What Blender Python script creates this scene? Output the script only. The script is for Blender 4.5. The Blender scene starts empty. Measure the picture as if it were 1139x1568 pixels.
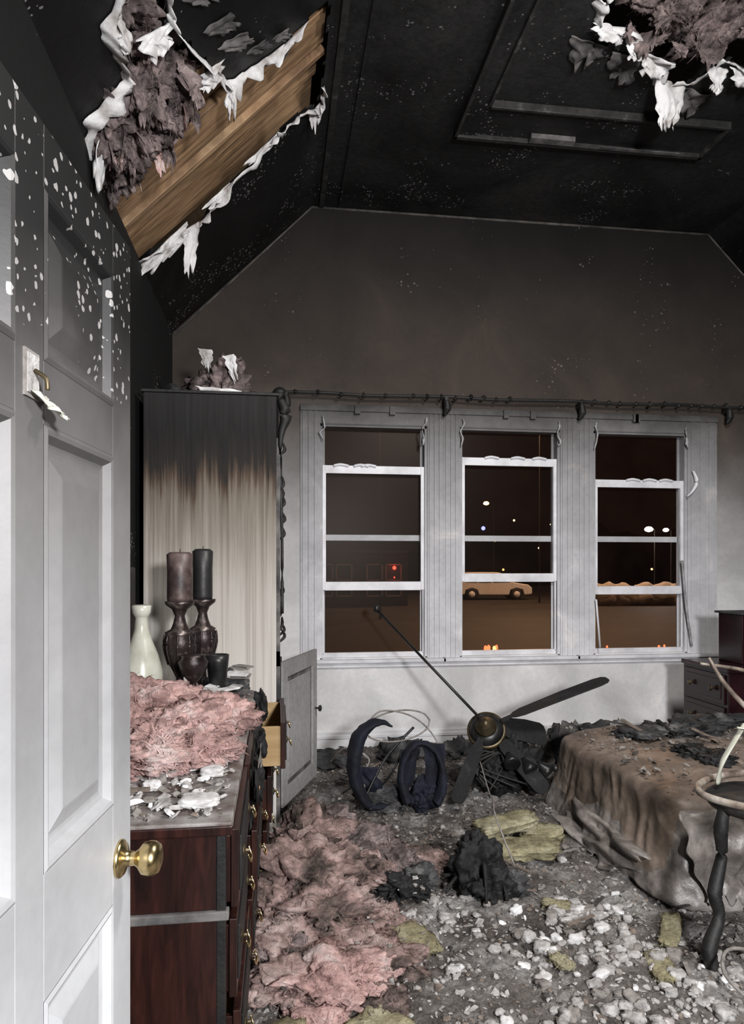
import bpy, bmesh, math, random
from mathutils import Vector, Matrix, noise
random.seed(7)
R=random.random
def U(a,b): return a+(b-a)*random.random()
D2=math.radians

# ------------------------------------------------------------------ materials
def new_mat(name):
    m=bpy.data.materials.new(name); m.use_nodes=True
    nt=m.node_tree; b=nt.nodes['Principled BSDF']
    return m,nt,b
def ramp(nt,stops,interp='LINEAR'):
    r=nt.nodes.new('ShaderNodeValToRGB'); r.color_ramp.interpolation=interp
    e=r.color_ramp.elements
    while len(e)<len(stops): e.new(0.5)
    for i,(p,c) in enumerate(stops):
        e[i].position=p; e[i].color=(c[0],c[1],c[2],1)
    return r
def coords(nt,stretch=(1,1,1)):
    tc=nt.nodes.new('ShaderNodeTexCoord'); mp=nt.nodes.new('ShaderNodeMapping')
    mp.inputs['Scale'].default_value=stretch
    nt.links.new(tc.outputs['Object'],mp.inputs['Vector']); return mp.outputs['Vector'],tc
def noise_n(nt,vec,scale,detail=4,rough=.6,dist=0):
    n=nt.nodes.new('ShaderNodeTexNoise'); n.inputs['Scale'].default_value=scale
    n.inputs['Detail'].default_value=detail; n.inputs['Roughness'].default_value=rough
    n.inputs['Distortion'].default_value=dist
    nt.links.new(vec,n.inputs['Vector']); return n.outputs['Fac']
def add_bump(nt,b,fac,strength,dist):
    bp=nt.nodes.new('ShaderNodeBump'); bp.inputs['Strength'].default_value=strength
    bp.inputs['Distance'].default_value=dist
    nt.links.new(fac,bp.inputs['Height']); nt.links.new(bp.outputs['Normal'],b.inputs['Normal'])
def nmat(name,stops,scale=8,detail=5,rough=.6,bump=0,bscale=None,stretch=(1,1,1),metal=0,dist=0,spec=.5,over=None):
    m,nt,b=new_mat(name)
    v,_=coords(nt,stretch)
    n=noise_n(nt,v,scale,detail,.6,dist); r=ramp(nt,stops)
    nt.links.new(n,r.inputs['Fac']); out=r.outputs['Color']
    if over:
        sc,lo,di=over
        n3=noise_n(nt,v,sc,4,.7,di); r3=ramp(nt,[(.38,(lo,lo,lo)),(.62,(1,1,1))]); nt.links.new(n3,r3.inputs['Fac'])
        mx=nt.nodes.new('ShaderNodeMix'); mx.data_type='RGBA'; mx.blend_type='MULTIPLY'; mx.inputs[0].default_value=1
        nt.links.new(out,mx.inputs[6]); nt.links.new(r3.outputs['Color'],mx.inputs[7]); out=mx.outputs[2]
    nt.links.new(out,b.inputs['Base Color'])
    b.inputs['Roughness'].default_value=rough; b.inputs['Metallic'].default_value=metal
    b.inputs['Specular IOR Level'].default_value=spec
    if bump:
        n2=noise_n(nt,v,bscale or scale*4,6,.65); add_bump(nt,b,n2,1.0,bump)
    return m
def plain(name,c,rough=.5,metal=0,spec=.5):
    k=.8
    return nmat(name,[(.3,[x*k for x in c]),(.7,c)],12,3,rough,0,metal=metal,spec=spec)
def emis(name,c,s):
    m,nt,b=new_mat(name)
    b.inputs['Base Color'].default_value=(*c,1); b.inputs['Emission Color'].default_value=(*c,1)
    b.inputs['Emission Strength'].default_value=s; return m
def mathn(nt,op,a,b_=None,clamp=False):
    n=nt.nodes.new('ShaderNodeMath'); n.operation=op; n.use_clamp=clamp
    for i,x in enumerate((a,b_)):
        if x is None: continue
        if isinstance(x,(int,float)): n.inputs[i].default_value=x
        else: nt.links.new(x,n.inputs[i])
    return n.outputs[0]
def soot_mat(name,zstops,amp=.2,nscale=1.5,rough=.8,speck=None,stretch=(1,1,1),bump=.002,mottle=.35,xterm=0,mscale=30,spec=.3,blotch=None):
    """zstops: list of (z metres, colour). soot deposit varies with height."""
    m,nt,b=new_mat(name)
    v,tc=coords(nt,stretch)
    sep=nt.nodes.new('ShaderNodeSeparateXYZ'); nt.links.new(tc.outputs['Object'],sep.inputs[0])
    n=noise_n(nt,v,nscale,5,.6)
    z=mathn(nt,'ADD',sep.outputs['Z'],mathn(nt,'MULTIPLY',mathn(nt,'SUBTRACT',n,.5),2*amp))
    if xterm: z=mathn(nt,'ADD',z,mathn(nt,'MULTIPLY',sep.outputs['X'],xterm))
    z0,z1=zstops[0][0],zstops[-1][0]
    f=mathn(nt,'DIVIDE',mathn(nt,'SUBTRACT',z,z0),z1-z0,True)
    r=ramp(nt,[((p-z0)/(z1-z0),c) for p,c in zstops]); nt.links.new(f,r.inputs['Fac'])
    n2=noise_n(nt,v,mscale,6,.7)
    def mul(a,fac,stops,k):
        mx=nt.nodes.new('ShaderNodeMix'); mx.data_type='RGBA'; mx.blend_type='MULTIPLY'; mx.inputs[0].default_value=k
        r2=ramp(nt,stops); nt.links.new(fac,r2.inputs['Fac'])
        nt.links.new(a,mx.inputs[6]); nt.links.new(r2.outputs['Color'],mx.inputs[7]); return mx.outputs[2]
    out=mul(r.outputs['Color'],n2,[(.3,(.35,.35,.35)),(.6,(1,1,1))],mottle)
    if blotch:
        nb=noise_n(nt,v,blotch[0],6,.6,.6); lo=blotch[1]
        out=mul(out,nb,[(.36,(lo,lo,lo)),(.62,(1,1,1)),(.8,(1.5,1.4,1.3))],1)
    if speck:
        sc,th,col,zlo,ncut=speck
        v2=nt.nodes.new('ShaderNodeVectorMath'); v2.operation='ADD'
        nd=nt.nodes.new('ShaderNodeTexNoise'); nd.inputs['Scale'].default_value=sc*.9
        sub=nt.nodes.new('ShaderNodeVectorMath'); sub.operation='SCALE'; sub.inputs['Scale'].default_value=.5/sc*1.4
        nt.links.new(v,nd.inputs['Vector']); nt.links.new(nd.outputs['Color'],sub.inputs[0])
        nt.links.new(v,v2.inputs[0]); nt.links.new(sub.outputs[0],v2.inputs[1])
        vo=nt.nodes.new('ShaderNodeTexVoronoi'); vo.inputs['Scale'].default_value=sc
        nt.links.new(v2.outputs[0],vo.inputs['Vector'])
        sizen=noise_n(nt,v,ncut[1],5,.75)
        sc_=nt.nodes.new('ShaderNodeSeparateColor'); nt.links.new(vo.outputs['Color'],sc_.inputs[0])
        rnd=mathn(nt,'POWER',sc_.outputs[0],1.3)
        thn=mathn(nt,'MINIMUM',mathn(nt,'MULTIPLY',mathn(nt,'SUBTRACT',sizen,ncut[0]),th),.46)
        thn=mathn(nt,'MULTIPLY',thn,rnd)
        k=mathn(nt,'LESS_THAN',vo.outputs['Distance'],thn)
        zz=mathn(nt,'GREATER_THAN',z,zlo)
        k=mathn(nt,'MULTIPLY',k,zz)
        m3=nt.nodes.new('ShaderNodeMix'); m3.data_type='RGBA'
        nt.links.new(k,m3.inputs[0]); nt.links.new(out,m3.inputs[6]); m3.inputs[7].default_value=(*col,1)
        out=m3.outputs[2]
    nt.links.new(out,b.inputs['Base Color'])
    b.inputs['Roughness'].default_value=rough; b.inputs['Specular IOR Level'].default_value=spec
    add_bump(nt,b,n2,1,bump)
    return m

m_wallback=soot_mat('soot_stained_back_wall',[(.3,(.85,.84,.84)),(1.3,(.76,.75,.755)),(1.7,(.56,.55,.55)),(2.15,(.26,.247,.24)),(2.5,(.105,.088,.078)),(2.75,(.060,.047,.039)),(3.3,(.044,.0345,.029)),(3.8,(.019,.0155,.0135)),(4.15,(.0065,.006,.0055))],amp=.30,nscale=1.1,speck=(40,3.2,(.13,.105,.09),2.7,(.52,2.2)),mottle=.15,bump=.0004,xterm=.04,blotch=(1.6,.72))
m_wallleft=soot_mat('soot_black_wall',[(0,(.12,.11,.11)),(.8,(.03,.028,.028)),(1.4,(.008,.008,.008)),(4,(.006,.006,.006))],amp=.3,speck=(40,3,(.25,.24,.23),.0,(.53,2)),bump=.004)
m_ceil=soot_mat('soot_black_ceiling',[(2,(.006,.006,.0065)),(3.5,(.006,.006,.0065)),(3.95,(.012,.012,.0125)),(4.05,(.026,.0255,.026)),(4.12,(.03,.03,.03))],amp=.12,nscale=2.5,rough=.48,speck=(50,5.5,(.17,.165,.165),.0,(.50,2.0)),bump=.004,mottle=.8,spec=.4,blotch=(1.1,.22))
m_ceiltrim=nmat('sooty_trim',[(.35,(.010,.010,.010)),(.6,(.03,.029,.028)),(.75,(.11,.105,.10))],14,6,.6,.002)
m_paper=nmat('torn_white_drywall',[(.3,(.20,.17,.15)),(.43,(.50,.48,.47)),(.56,(.74,.74,.74))],8,7,.85,.004)
m_drygrey=nmat('singed_drywall_paper',[(.35,(.03,.03,.03)),(.5,(.09,.085,.085)),(.7,(.20,.19,.18))],7,5,.85,.003)
m_board=nmat('pine_rafter_wood',[(.3,(.17,.10,.055)),(.5,(.37,.225,.12)),(.7,(.53,.36,.21))],4,6,.6,.001,stretch=(1,9,1),dist=.6,over=(3,.6,.5))
INS=dict(rough=1,bump=.010,bscale=80,spec=.0)
m_pink=nmat('pink_fibreglass',[(.30,(.25,.17,.155)),(.42,(.52,.33,.305)),(.54,(.73,.49,.455)),(.68,(.80,.68,.65))],7,9,over=(20,.6,1.5),**INS)
m_pinkdirty=nmat('sooty_pink_fibreglass',[(.30,(.05,.042,.040)),(.43,(.17,.14,.135)),(.58,(.36,.285,.275)),(.74,(.52,.47,.45))],8,9,over=(20,.5,1.5),**INS)
m_pinkfloor=nmat('smoke_stained_pink_fibreglass',[(.36,(.055,.048,.044)),(.44,(.175,.135,.12)),(.54,(.43,.30,.275)),(.66,(.62,.49,.46))],4.5,10,over=(18,.5,1.2),**INS)
m_yellow=nmat('yellow_fibreglass',[(.3,(.18,.155,.095)),(.5,(.42,.38,.24)),(.7,(.58,.54,.39))],7,7,over=(22,.6,1),**INS)
m_white=nmat('white_gloss_paint',[(.3,(.68,.68,.69)),(.7,(.78,.78,.79))],3,4,.4)
m_sash=nmat('white_vinyl_sash',[(.3,(.56,.56,.58)),(.6,(.80,.80,.83))],6,4,.45)
m_melt=nmat('smoky_melted_vinyl',[(.3,(.16,.155,.155)),(.6,(.42,.42,.43))],14,4,.45)
m_casing=soot_mat('smoky_window_casing',[(.6,(.74,.74,.76)),(1.4,(.60,.60,.62)),(2.1,(.38,.38,.39)),(2.5,(.17,.165,.165)),(2.66,(.05,.047,.046))],amp=.14,nscale=3,bump=.0003,mottle=.18,blotch=(4,.82))
m_door=soot_mat('sooty_door_paint',[(.0,(.64,.65,.67)),(.85,(.57,.58,.595)),(1.15,(.36,.36,.365)),(1.50,(.20,.195,.193)),(1.66,(.12,.115,.113)),(1.78,(.045,.043,.042)),(1.88,(.018,.018,.018)),(2.04,(.010,.010,.010))],amp=.13,nscale=2.6,rough=.45,speck=(60,6.5,(.30,.29,.28),1.74,(.41,5)),mottle=.12,bump=.0003,spec=.3,blotch=(1.3,.75))
m_brass=nmat('polished_brass',[(.3,(.60,.46,.22)),(.7,(.80,.66,.38))],5,3,.25,metal=1)
m_brassdull=nmat('smoked_brass',[(.3,(.05,.04,.025)),(.6,(.14,.11,.065)),(.8,(.3,.25,.16))],14,5,.45,.001,metal=.8)
m_cherry=nmat('dark_cherry_wood',[(.3,(.008,.0035,.003)),(.5,(.023,.0078,.006)),(.7,(.046,.015,.011))],5,6,.3,.0004,stretch=(6,6,.8),dist=.8)
m_cherrytop=nmat('dusty_cherry_top',[(.35,(.07,.04,.03)),(.5,(.20,.18,.17)),(.7,(.38,.36,.35))],9,6,.6,.002)
m_pine=nmat('drawer_pine',[(.3,(.30,.19,.08)),(.7,(.46,.32,.16))],4,5,.6,stretch=(1,1,6))
m_black=nmat('charred_black',[(.35,(.005,.005,.005)),(.6,(.014,.0135,.013)),(.8,(.05,.047,.043))],9,6,.6,.003)
m_cloth=nmat('scorched_black_cloth',[(.35,(.004,.004,.0045)),(.6,(.010,.010,.011)),(.8,(.05,.05,.052))],9,6,.75,.006)
m_blackmetal=nmat('blackened_metal',[(.35,(.01,.01,.01)),(.7,(.035,.034,.034))],9,5,.35,.001,metal=.3)
m_ash=nmat('ash_covered_fabric',[(.3,(.012,.012,.013)),(.5,(.045,.045,.047)),(.7,(.15,.145,.14))],9,7,.85,.008)
m_navy=nmat('navy_fabric',[(.35,(.0015,.002,.006)),(.58,(.003,.005,.017)),(.72,(.02,.022,.032)),(.8,(.12,.12,.12))],9,7,.8,.006)
m_cream=nmat('cream_ceramic',[(.3,(.36,.36,.29)),(.55,(.56,.56,.48)),(.75,(.62,.63,.57))],5,4,.25)
m_wax=nmat('sooted_candle_wax',[(.35,(.012,.010,.010)),(.5,(.05,.034,.032)),(.7,(.22,.16,.145))],5,5,.45,.002)
m_waxblk=nmat('black_candle_wax',[(.35,(.008,.008,.008)),(.7,(.03,.028,.028))],5,5,.45,.002)
m_bronze=nmat('bronze_candle_holder',[(.3,(.015,.011,.011)),(.55,(.05,.037,.035)),(.75,(.30,.25,.23))],14,5,.3,.002,metal=.5)
m_floor=nmat('dusty_floor',[(.3,(.06,.055,.052)),(.5,(.17,.155,.15)),(.7,(.32,.30,.29))],7,8,.9,.01,40)
m_rub=nmat('rubble_dust',[(.33,(.055,.047,.042)),(.43,(.14,.121,.108)),(.53,(.25,.227,.21)),(.62,(.43,.41,.39)),(.72,(.58,.565,.55))],4.5,15,.95,.02,60,over=(38,.5,.4))
m_c1=nmat('plaster_white',[(.3,(.24,.225,.212)),(.5,(.42,.40,.385)),(.7,(.60,.59,.58))],26,8,.95,.006)
m_c2=nmat('plaster_grey',[(.3,(.15,.135,.122)),(.7,(.32,.295,.275))],30,4,.95,.003)
m_c3=nmat('char_bits',[(.3,(.02,.018,.017)),(.7,(.08,.072,.066))],30,4,.8,.003)
m_c4=nmat('brown_bits',[(.3,(.11,.087,.07)),(.7,(.25,.20,.165))],30,4,.9,.003)
m_card=nmat('brown_kraft_cover',[(.3,(.085,.064,.050)),(.45,(.18,.138,.108)),(.6,(.27,.215,.175)),(.72,(.36,.31,.275))],3.5,10,.55,.003,over=(9,.7,1))
m_sheet=nmat('ashy_plastic_sheet',[(.3,(.10,.087,.078)),(.5,(.26,.232,.213)),(.7,(.44,.41,.39))],5,10,.34,.005,over=(12,.6,1.2))
m_burg=nmat('burgundy_lacquer',[(.3,(.008,.003,.0035)),(.6,(.024,.006,.009)),(.8,(.10,.05,.055))],5,5,.25)

def armoire_mat():
    m,nt,b=new_mat('burned_painted_panel')
    v,tc=coords(nt,(45,45,1.3))
    sep=nt.nodes.new('ShaderNodeSeparateXYZ'); nt.links.new(tc.outputs['Object'],sep.inputs[0])
    n=noise_n(nt,v,1,4,.7)
    v2,_=coords(nt,(9,9,2)); nb=noise_n(nt,v2,1,3)
    v3,_=coords(nt,(60,60,.5)); n3=noise_n(nt,v3,1,3)
    z=mathn(nt,'ADD',sep.outputs['Z'],mathn(nt,'MULTIPLY',mathn(nt,'SUBTRACT',n,.5),.52))
    z=mathn(nt,'ADD',z,mathn(nt,'MULTIPLY',mathn(nt,'SUBTRACT',nb,.5),.22))
    f=mathn(nt,'DIVIDE',mathn(nt,'SUBTRACT',z,.8),1.6,True)
    r=ramp(nt,[(0,(.60,.57,.53)),(.30,(.47,.44,.40)),(.50,(.27,.245,.21)),(.64,(.16,.135,.11)),(.69,(.08,.055,.040)),(.74,(.022,.018,.016)),(.84,(.012,.0115,.0115)),(1,(.022,.021,.021))])
    nt.links.new(f,r.inputs['Fac'])
    r3=ramp(nt,[(.36,(.7,.68,.66)),(.48,(1,1,1))]); nt.links.new(n3,r3.inputs['Fac'])
    mx=nt.nodes.new('ShaderNodeMix'); mx.data_type='RGBA'; mx.blend_type='MULTIPLY'; mx.inputs[0].default_value=.8
    nt.links.new(r.outputs['Color'],mx.inputs[6]); nt.links.new(r3.outputs['Color'],mx.inputs[7])
    nt.links.new(mx.outputs[2],b.inputs['Base Color'])
    b.inputs['Roughness'].default_value=.75; b.inputs['Specular IOR Level'].default_value=.25
    add_bump(nt,b,n,1,.0025); return m
m_arm=armoire_mat()

def glass_mat():
    m,nt,b=new_mat('smoked_window_glass')
    out=[n for n in nt.nodes if n.type=='OUTPUT_MATERIAL'][0]
    tr=nt.nodes.new('ShaderNodeBsdfTransparent'); tr.inputs[0].default_value=(.82,.75,.72,1)
    gl=nt.nodes.new('ShaderNodeBsdfGlossy'); gl.inputs['Roughness'].default_value=.35; gl.inputs[0].default_value=(.5,.46,.42,1)
    df=nt.nodes.new('ShaderNodeBsdfDiffuse'); df.inputs[0].default_value=(.06,.032,.024,1)
    mx=nt.nodes.new('ShaderNodeMixShader'); mx.inputs[0].default_value=.008
    mx2=nt.nodes.new('ShaderNodeMixShader')
    v,_=coords(nt); n=noise_n(nt,v,2.5,6)
    r=ramp(nt,[(.35,(.02,.02,.02)),(.7,(.09,.09,.09))]); nt.links.new(n,r.inputs['Fac'])
    nt.links.new(r.outputs['Color'],mx2.inputs[0])
    nt.links.new(tr.outputs[0],mx.inputs[1]); nt.links.new(gl.outputs[0],mx.inputs[2])
    nt.links.new(mx.outputs[0],mx2.inputs[1]); nt.links.new(df.outputs[0],mx2.inputs[2])
    nt.links.new(mx2.outputs[0],out.inputs['Surface']); return m
m_glass=glass_mat()

# ------------------------------------------------------------------ mesh builder
class MB:
    def __init__(s): s.v=[]; s.f=[]; s.m=[]; s.mats=[]; s.sm=[]
    def mi(s,mat):
        if mat not in s.mats: s.mats.append(mat)
        return s.mats.index(mat)
    def add(s,vs,fs,mat,smooth=False):
        o=len(s.v); k=s.mi(mat); s.v.extend([tuple(p) for p in vs])
        for f in fs: s.f.append([i+o for i in f]); s.m.append(k); s.sm.append(smooth)
    def box(s,x0,x1,y0,y1,z0,z1,mat,M=None):
        vs=[Vector((x,y,z)) for x in (x0,x1) for y in (y0,y1) for z in (z0,z1)]
        if M: vs=[M@p for p in vs]
        s.add(vs,[(0,1,3,2),(4,6,7,5),(0,4,5,1),(2,3,7,6),(0,2,6,4),(1,5,7,3)],mat)
    def lathe(s,prof,mat,M=None,n=24,smooth=True):
        M=M or Matrix(); vs=[];fs=[]
        for r,z in prof:
            for i in range(n):
                a=2*math.pi*i/n; vs.append(M@Vector((r*math.cos(a),r*math.sin(a),z)))
        for j in range(len(prof)-1):
            for i in range(n):
                fs.append((j*n+i,j*n+(i+1)%n,(j+1)*n+(i+1)%n,(j+1)*n+i))
        fs.append(tuple(range(n-1,-1,-1))); fs.append(tuple((len(prof)-1)*n+i for i in range(n)))
        s.add(vs,fs,mat,smooth)
    def tube(s,pts,rad,mat,n=8,flat=1.0,up=Vector((0,0,1)),sub=6):
        P=[Vector(p) for p in pts]
        if not isinstance(rad,(list,tuple)): rad=[rad]*len(P)
        Q=[];RR=[]
        if len(P)>2 and sub>1:
            for i in range(len(P)-1):
                p0=P[max(i-1,0)];p1=P[i];p2=P[i+1];p3=P[min(i+2,len(P)-1)]
                for k in range(sub):
                    t=k/sub
                    Q.append(.5*((2*p1)+(p2-p0)*t+(2*p0-5*p1+4*p2-p3)*t*t+(3*p1-p0-3*p2+p3)*t**3))
                    RR.append(rad[i]*(1-t)+rad[i+1]*t)
            Q.append(P[-1]);RR.append(rad[-1])
        else: Q=P;RR=list(rad)
        vs=[];fs=[]
        for i,p in enumerate(Q):
            d=(Q[min(i+1,len(Q)-1)]-Q[max(i-1,0)]).normalized()
            a=d.cross(up)
            if a.length<1e-3: a=d.cross(Vector((1,0,0)))
            a.normalize(); b=a.cross(d).normalized()
            for k in range(n):
                t=2*math.pi*k/n; vs.append(p+a*math.cos(t)*RR[i]+b*math.sin(t)*RR[i]*flat)
        for j in range(len(Q)-1):
            for k in range(n): fs.append((j*n+k,j*n+(k+1)%n,(j+1)*n+(k+1)%n,(j+1)*n+k))
        fs.append(tuple(range(n-1,-1,-1))); fs.append(tuple((len(Q)-1)*n+k for k in range(n)))
        s.add(vs,fs,mat,True)
    def prism(s,poly,y0,y1,mat,M=None,axis='y'):
        n=len(poly); M=M or Matrix()
        def mk(a,b,c): return M@(Vector((a,c,b)) if axis=='y' else Vector((a,b,c)) if axis=='z' else Vector((c,a,b)))
        vs=[mk(a,b,y0) for a,b in poly]+[mk(a,b,y1) for a,b in poly]
        fs=[tuple(range(n)),tuple(range(2*n-1,n-1,-1))]+[(i,i+n,(i+1)%n+n,(i+1)%n) for i in range(n)]
        s.add(vs,fs,mat)
    def crumple(s,amp,sc,seed=0):
        for i,p in enumerate(s.v):
            p=Vector(p); q=p*sc+Vector((seed,0,0)); n=noise.noise_vector(q)+.5*noise.noise_vector(q*2.3)
            s.v[i]=tuple(p+n*amp)
    def obj(s,name,parent=None,bevel=0,M=None,solid=0):
        me=bpy.data.meshes.new(name); me.from_pydata(s.v,[],s.f)
        for m in s.mats: me.materials.append(m)
        me.polygons.foreach_set('material_index',s.m); me.polygons.foreach_set('use_smooth',s.sm)
        me.update(); bm=bmesh.new(); bm.from_mesh(me); bmesh.ops.recalc_face_normals(bm,faces=bm.faces); bm.to_mesh(me); bm.free()
        o=bpy.data.objects.new(name,me); bpy.context.scene.collection.objects.link(o)
        if M: o.matrix_world=M
        if parent: o.parent=parent
        if solid:
            md=o.modifiers.new('solid','SOLIDIFY'); md.thickness=solid; md.offset=0
        if bevel:
            md=o.modifiers.new('bevel','BEVEL'); md.width=bevel; md.segments=2; md.limit_method='ANGLE'
        return o
def empty(name,loc=(0,0,0)):
    e=bpy.data.objects.new(name,None); e.location=loc; e.empty_display_size=.1
    bpy.context.scene.collection.objects.link(e); return e
def fbm(p,o=4):
    return noise.fractal(p,1.0,2.0,o)

ICO={}
def ico(sub):
    if sub not in ICO:
        bm=bmesh.new(); bmesh.ops.create_icosphere(bm,subdivisions=sub,radius=1); bm.verts.ensure_lookup_table()
        ICO[sub]=([v.co.copy() for v in bm.verts],[[v.index for v in f.verts] for f in bm.faces]); bm.free()
    return ICO[sub]
def fluff(mb,c,r,mat,seed=0,sub=4,amp=.45,fine=.22,rot=0,tilt=0,freq=1.6,tuft=0,tl=.022,box=0):
    V,F=ico(sub)
    Mx=Matrix.Translation(Vector(c))@Matrix.Rotation(rot,4,'Z')@Matrix.Rotation(tilt,4,'Y')@Matrix.Diagonal((r[0],r[1],r[2],1))
    off=Vector((seed*3.7,seed*1.3,seed*7.1)); vs=[]
    ax=Matrix.Rotation(seed*1.7,3,'Z')@Matrix.Diagonal((.55,1.35,1.1))
    for p in V:
        if box:
            l=(abs(p.x)**box+abs(p.y)**box+abs(p.z)**box)**(1/box); p=p/l
        q=ax@p
        k=1+amp*fbm(p*freq+off,3)+fine*(.5-abs(noise.noise(q*4.5+off))*1.7)+.10*noise.noise(q*10+off)
        if sub>4: k+=.075*noise.noise(q*22+off)+.04*noise.noise(p*44+off)
        vs.append(Mx@(p*k))
    mb.add(vs,F,mat,True)
    cc=Vector(c)
    for i in range(tuft): # loose fibres
        p=random.choice(vs); n=(p-cc).normalized()
        t=Vector((U(-1,1),U(-1,1),U(-1,1))); t=(t-n*t.dot(n)*.75).normalized(); s=t.cross(n)
        if s.length<.01: continue
        s.normalize(); L=tl*U(.4,1.5); w=U(.0006,.0022); a=p-n*.003; b=a+t*L*.5+n*L*U(.1,.35); d=b+t*L*.5+n*L*U(-.4,.2)
        mb.add([a-s*w,a+s*w,b+s*w,b-s*w,d+s*w*.3,d-s*w*.3],[(0,1,2,3),(3,2,4,5)],mat,True)

def H(x,y):
    h=.045+.035*noise.noise(Vector((x*1.7,y*1.7,0)))+.022*noise.noise(Vector((x*6,y*6,3)))
    h+=.014*noise.noise(Vector((x*18,y*18,5)))
    h+=.09*max(0,(y-4.3)/.8)
    h+=.05*math.exp(-((x-1.6)**2+(y-4.3)**2)/.15)
    return max(h,.008)

def chunks(mb,n,samp,size,pick,zoff=0,hf=H,tilt=.6):
    for i in range(n):
        x,y=samp(); s=size(x,y); k=random.choice((5,6,6,7)); th=s*U(.15,.5)
        base=[]; a0=U(0,6.28)
        for j in range(k):
            a=a0+2*math.pi*(j+U(-.3,.3))/k; rr=s*U(.55,1.15); base.append((rr*math.cos(a),rr*math.sin(a)*U(.6,1)))
        Mx=Matrix.Translation((x,y,hf(x,y)+th*.3+zoff))@Matrix.Rotation(U(0,6.28),4,'Z')@Matrix.Rotation(U(-tilt,tilt),4,'X')@Matrix.Rotation(U(-tilt,tilt),4,'Y')
        vs=[Mx@Vector((a,b,-th/2)) for a,b in base]+[Mx@Vector((a*U(.6,.9),b*U(.6,.9),th/2+U(-.3,.3)*th)) for a,b in base]
        fs=[tuple(range(k-1,-1,-1)),tuple(range(k,2*k))]+[(j,(j+1)%k,(j+1)%k+k,j+k) for j in range(k)]
        mb.add(vs,fs,pick(x,y))

# ------------------------------------------------------------------ room shell
XL,XR,YB,Y0=-.74,4.37,5.1,.45
CX0,CX1,ZC,ZK=.25,3.38,4.09,3.115
mb=MB(); mb.box(XL-.1,XR+.1,Y0-.6,YB+.1,-.12,0,m_floor); mb.obj('floor')

mb=MB(); ox0,ox1,oz0,oz1=.26,3.36,.78,2.60
Y1=YB+.12
mb.box(XL,XR,YB,Y1,0,oz0,m_wallback)
mb.box(XL,ox0,YB,Y1,oz0,oz1,m_wallback); mb.box(ox1,XR,YB,Y1,oz0,oz1,m_wallback)
mb.prism([(XL,oz1),(XR,oz1),(XR,ZK),(CX1,ZC),(CX0,ZC),(XL,ZK)],YB,Y1,m_wallback)
mb.obj('wall_back')
mb=MB(); mb.box(XL-.1,XL,Y0,Y1,0,ZK,m_wallleft); mb.obj('wall_left')
mb=MB(); mb.box(XR,XR+.1,Y0,Y1,0,ZK,m_wallleft); mb.obj('wall_right')
mb=MB()
a,b=XL+.02,XR-.02
mb.box(a,b,YB-.016,YB,0,.24,m_white); mb.box(a,b,YB-.024,YB-.016,.19,.215,m_white)
mb.obj('baseboard_back',bevel=.003)
mb=MB()
seam=nmat('grey_corner_seam',[(.35,(.03,.027,.024)),(.7,(.13,.12,.11))],9,5,.8)
mb.tube([(CX0,YB-.003,ZC-.012),(CX1,YB-.003,ZC-.012)],.010,seam,6,sub=1)
mb.tube([(CX0,YB-.003,ZC-.012),(XL+.01,YB-.003,ZK-.012)],.007,seam,6,sub=1)
mb.tube([(CX1,YB-.003,ZC-.012),(XR-.01,YB-.003,ZK-.012)],.007,seam,6,sub=1)
mb.obj('trim_1')

def inpoly(x,y,P):
    c=False; j=len(P)-1
    for i in range(len(P)):
        if (P[i][1]>y)!=(P[j][1]>y) and x<(P[j][0]-P[i][0])*(y-P[i][1])/(P[j][1]-P[i][1])+P[i][0]: c=not c
        j=i
    return c
holeL=[(2.90,-.02),(2.755,.065),(2.73,.18),(2.60,.17),(2.47,.17),(2.38,.22),(2.30,.34),(2.45,.36),(2.648,.35),(2.837,.40),(3.05,.47),(3.19,.526),(3.22,.64),(3.26,.73),(3.24,.85),(3.2,.985),
       (3.45,1.0),(3.8,.99),(4.0,.985),(3.9,.93),(3.85,.82),(3.85,.71),(3.92,.6),(3.94,.475),(3.99,.38),(4.06,.28),(3.98,.18),(3.92,.08),(3.87,-.02)]
holeC=[(1.50,3.05),(1.56,3.22),(1.72,3.20),(1.85,3.34),(2.0,3.38),(2.1,3.55),(2.24,3.50),(2.3,3.33),(2.5,3.38),(2.62,3.5),(2.8,3.3),(2.7,3.0),(2.5,2.8),(2.0,2.75),(1.7,2.8)]
def jit(x,y,a=.035):
    return x+a*noise.noise(Vector((x*12,y*12,1))),y+a*noise.noise(Vector((x*12,y*12,9)))
def SL(Y,s,n=0):
    return Vector((XL+(CX0-XL)*s+n*.707,Y,ZK+(ZC-ZK)*s-n*.707))
def grid(mb,A,B,na,nb,fn,hole,mat):
    vs=[];fs=[]
    for j in range(nb+1):
        for i in range(na+1):
            vs.append(fn(A[0]+(A[1]-A[0])*i/na,B[0]+(B[1]-B[0])*j/nb))
    for j in range(nb):
        for i in range(na):
            a=A[0]+(A[1]-A[0])*(i+.5)/na; b=B[0]+(B[1]-B[0])*(j+.5)/nb
            p=jit(a,b)
            if hole and inpoly(p[0],p[1],hole): continue
            k=j*(na+1)+i; fs.append((k,k+1,k+na+2,k+na+1))
    mb.add(vs,fs,mat)
mb=MB()
grid(mb,(Y0,YB),(0,1),230,66,lambda a,b:SL(a,b),holeL,m_ceil)
grid(mb,(CX0,CX1),(Y0,YB),120,180,lambda a,b:Vector((a,b,ZC)),holeC,m_ceil)
mb.add([(CX1,Y0,ZC),(CX1,YB,ZC),(XR,YB,ZK),(XR,Y0,ZK)],[(0,1,2,3)],m_ceil)
mb.add([SL(Y0,-.1,-.22),SL(YB,-.1,-.22),SL(YB,1.1,-.22),SL(Y0,1.1,-.22)],[(0,1,2,3)],m_black)
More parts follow.
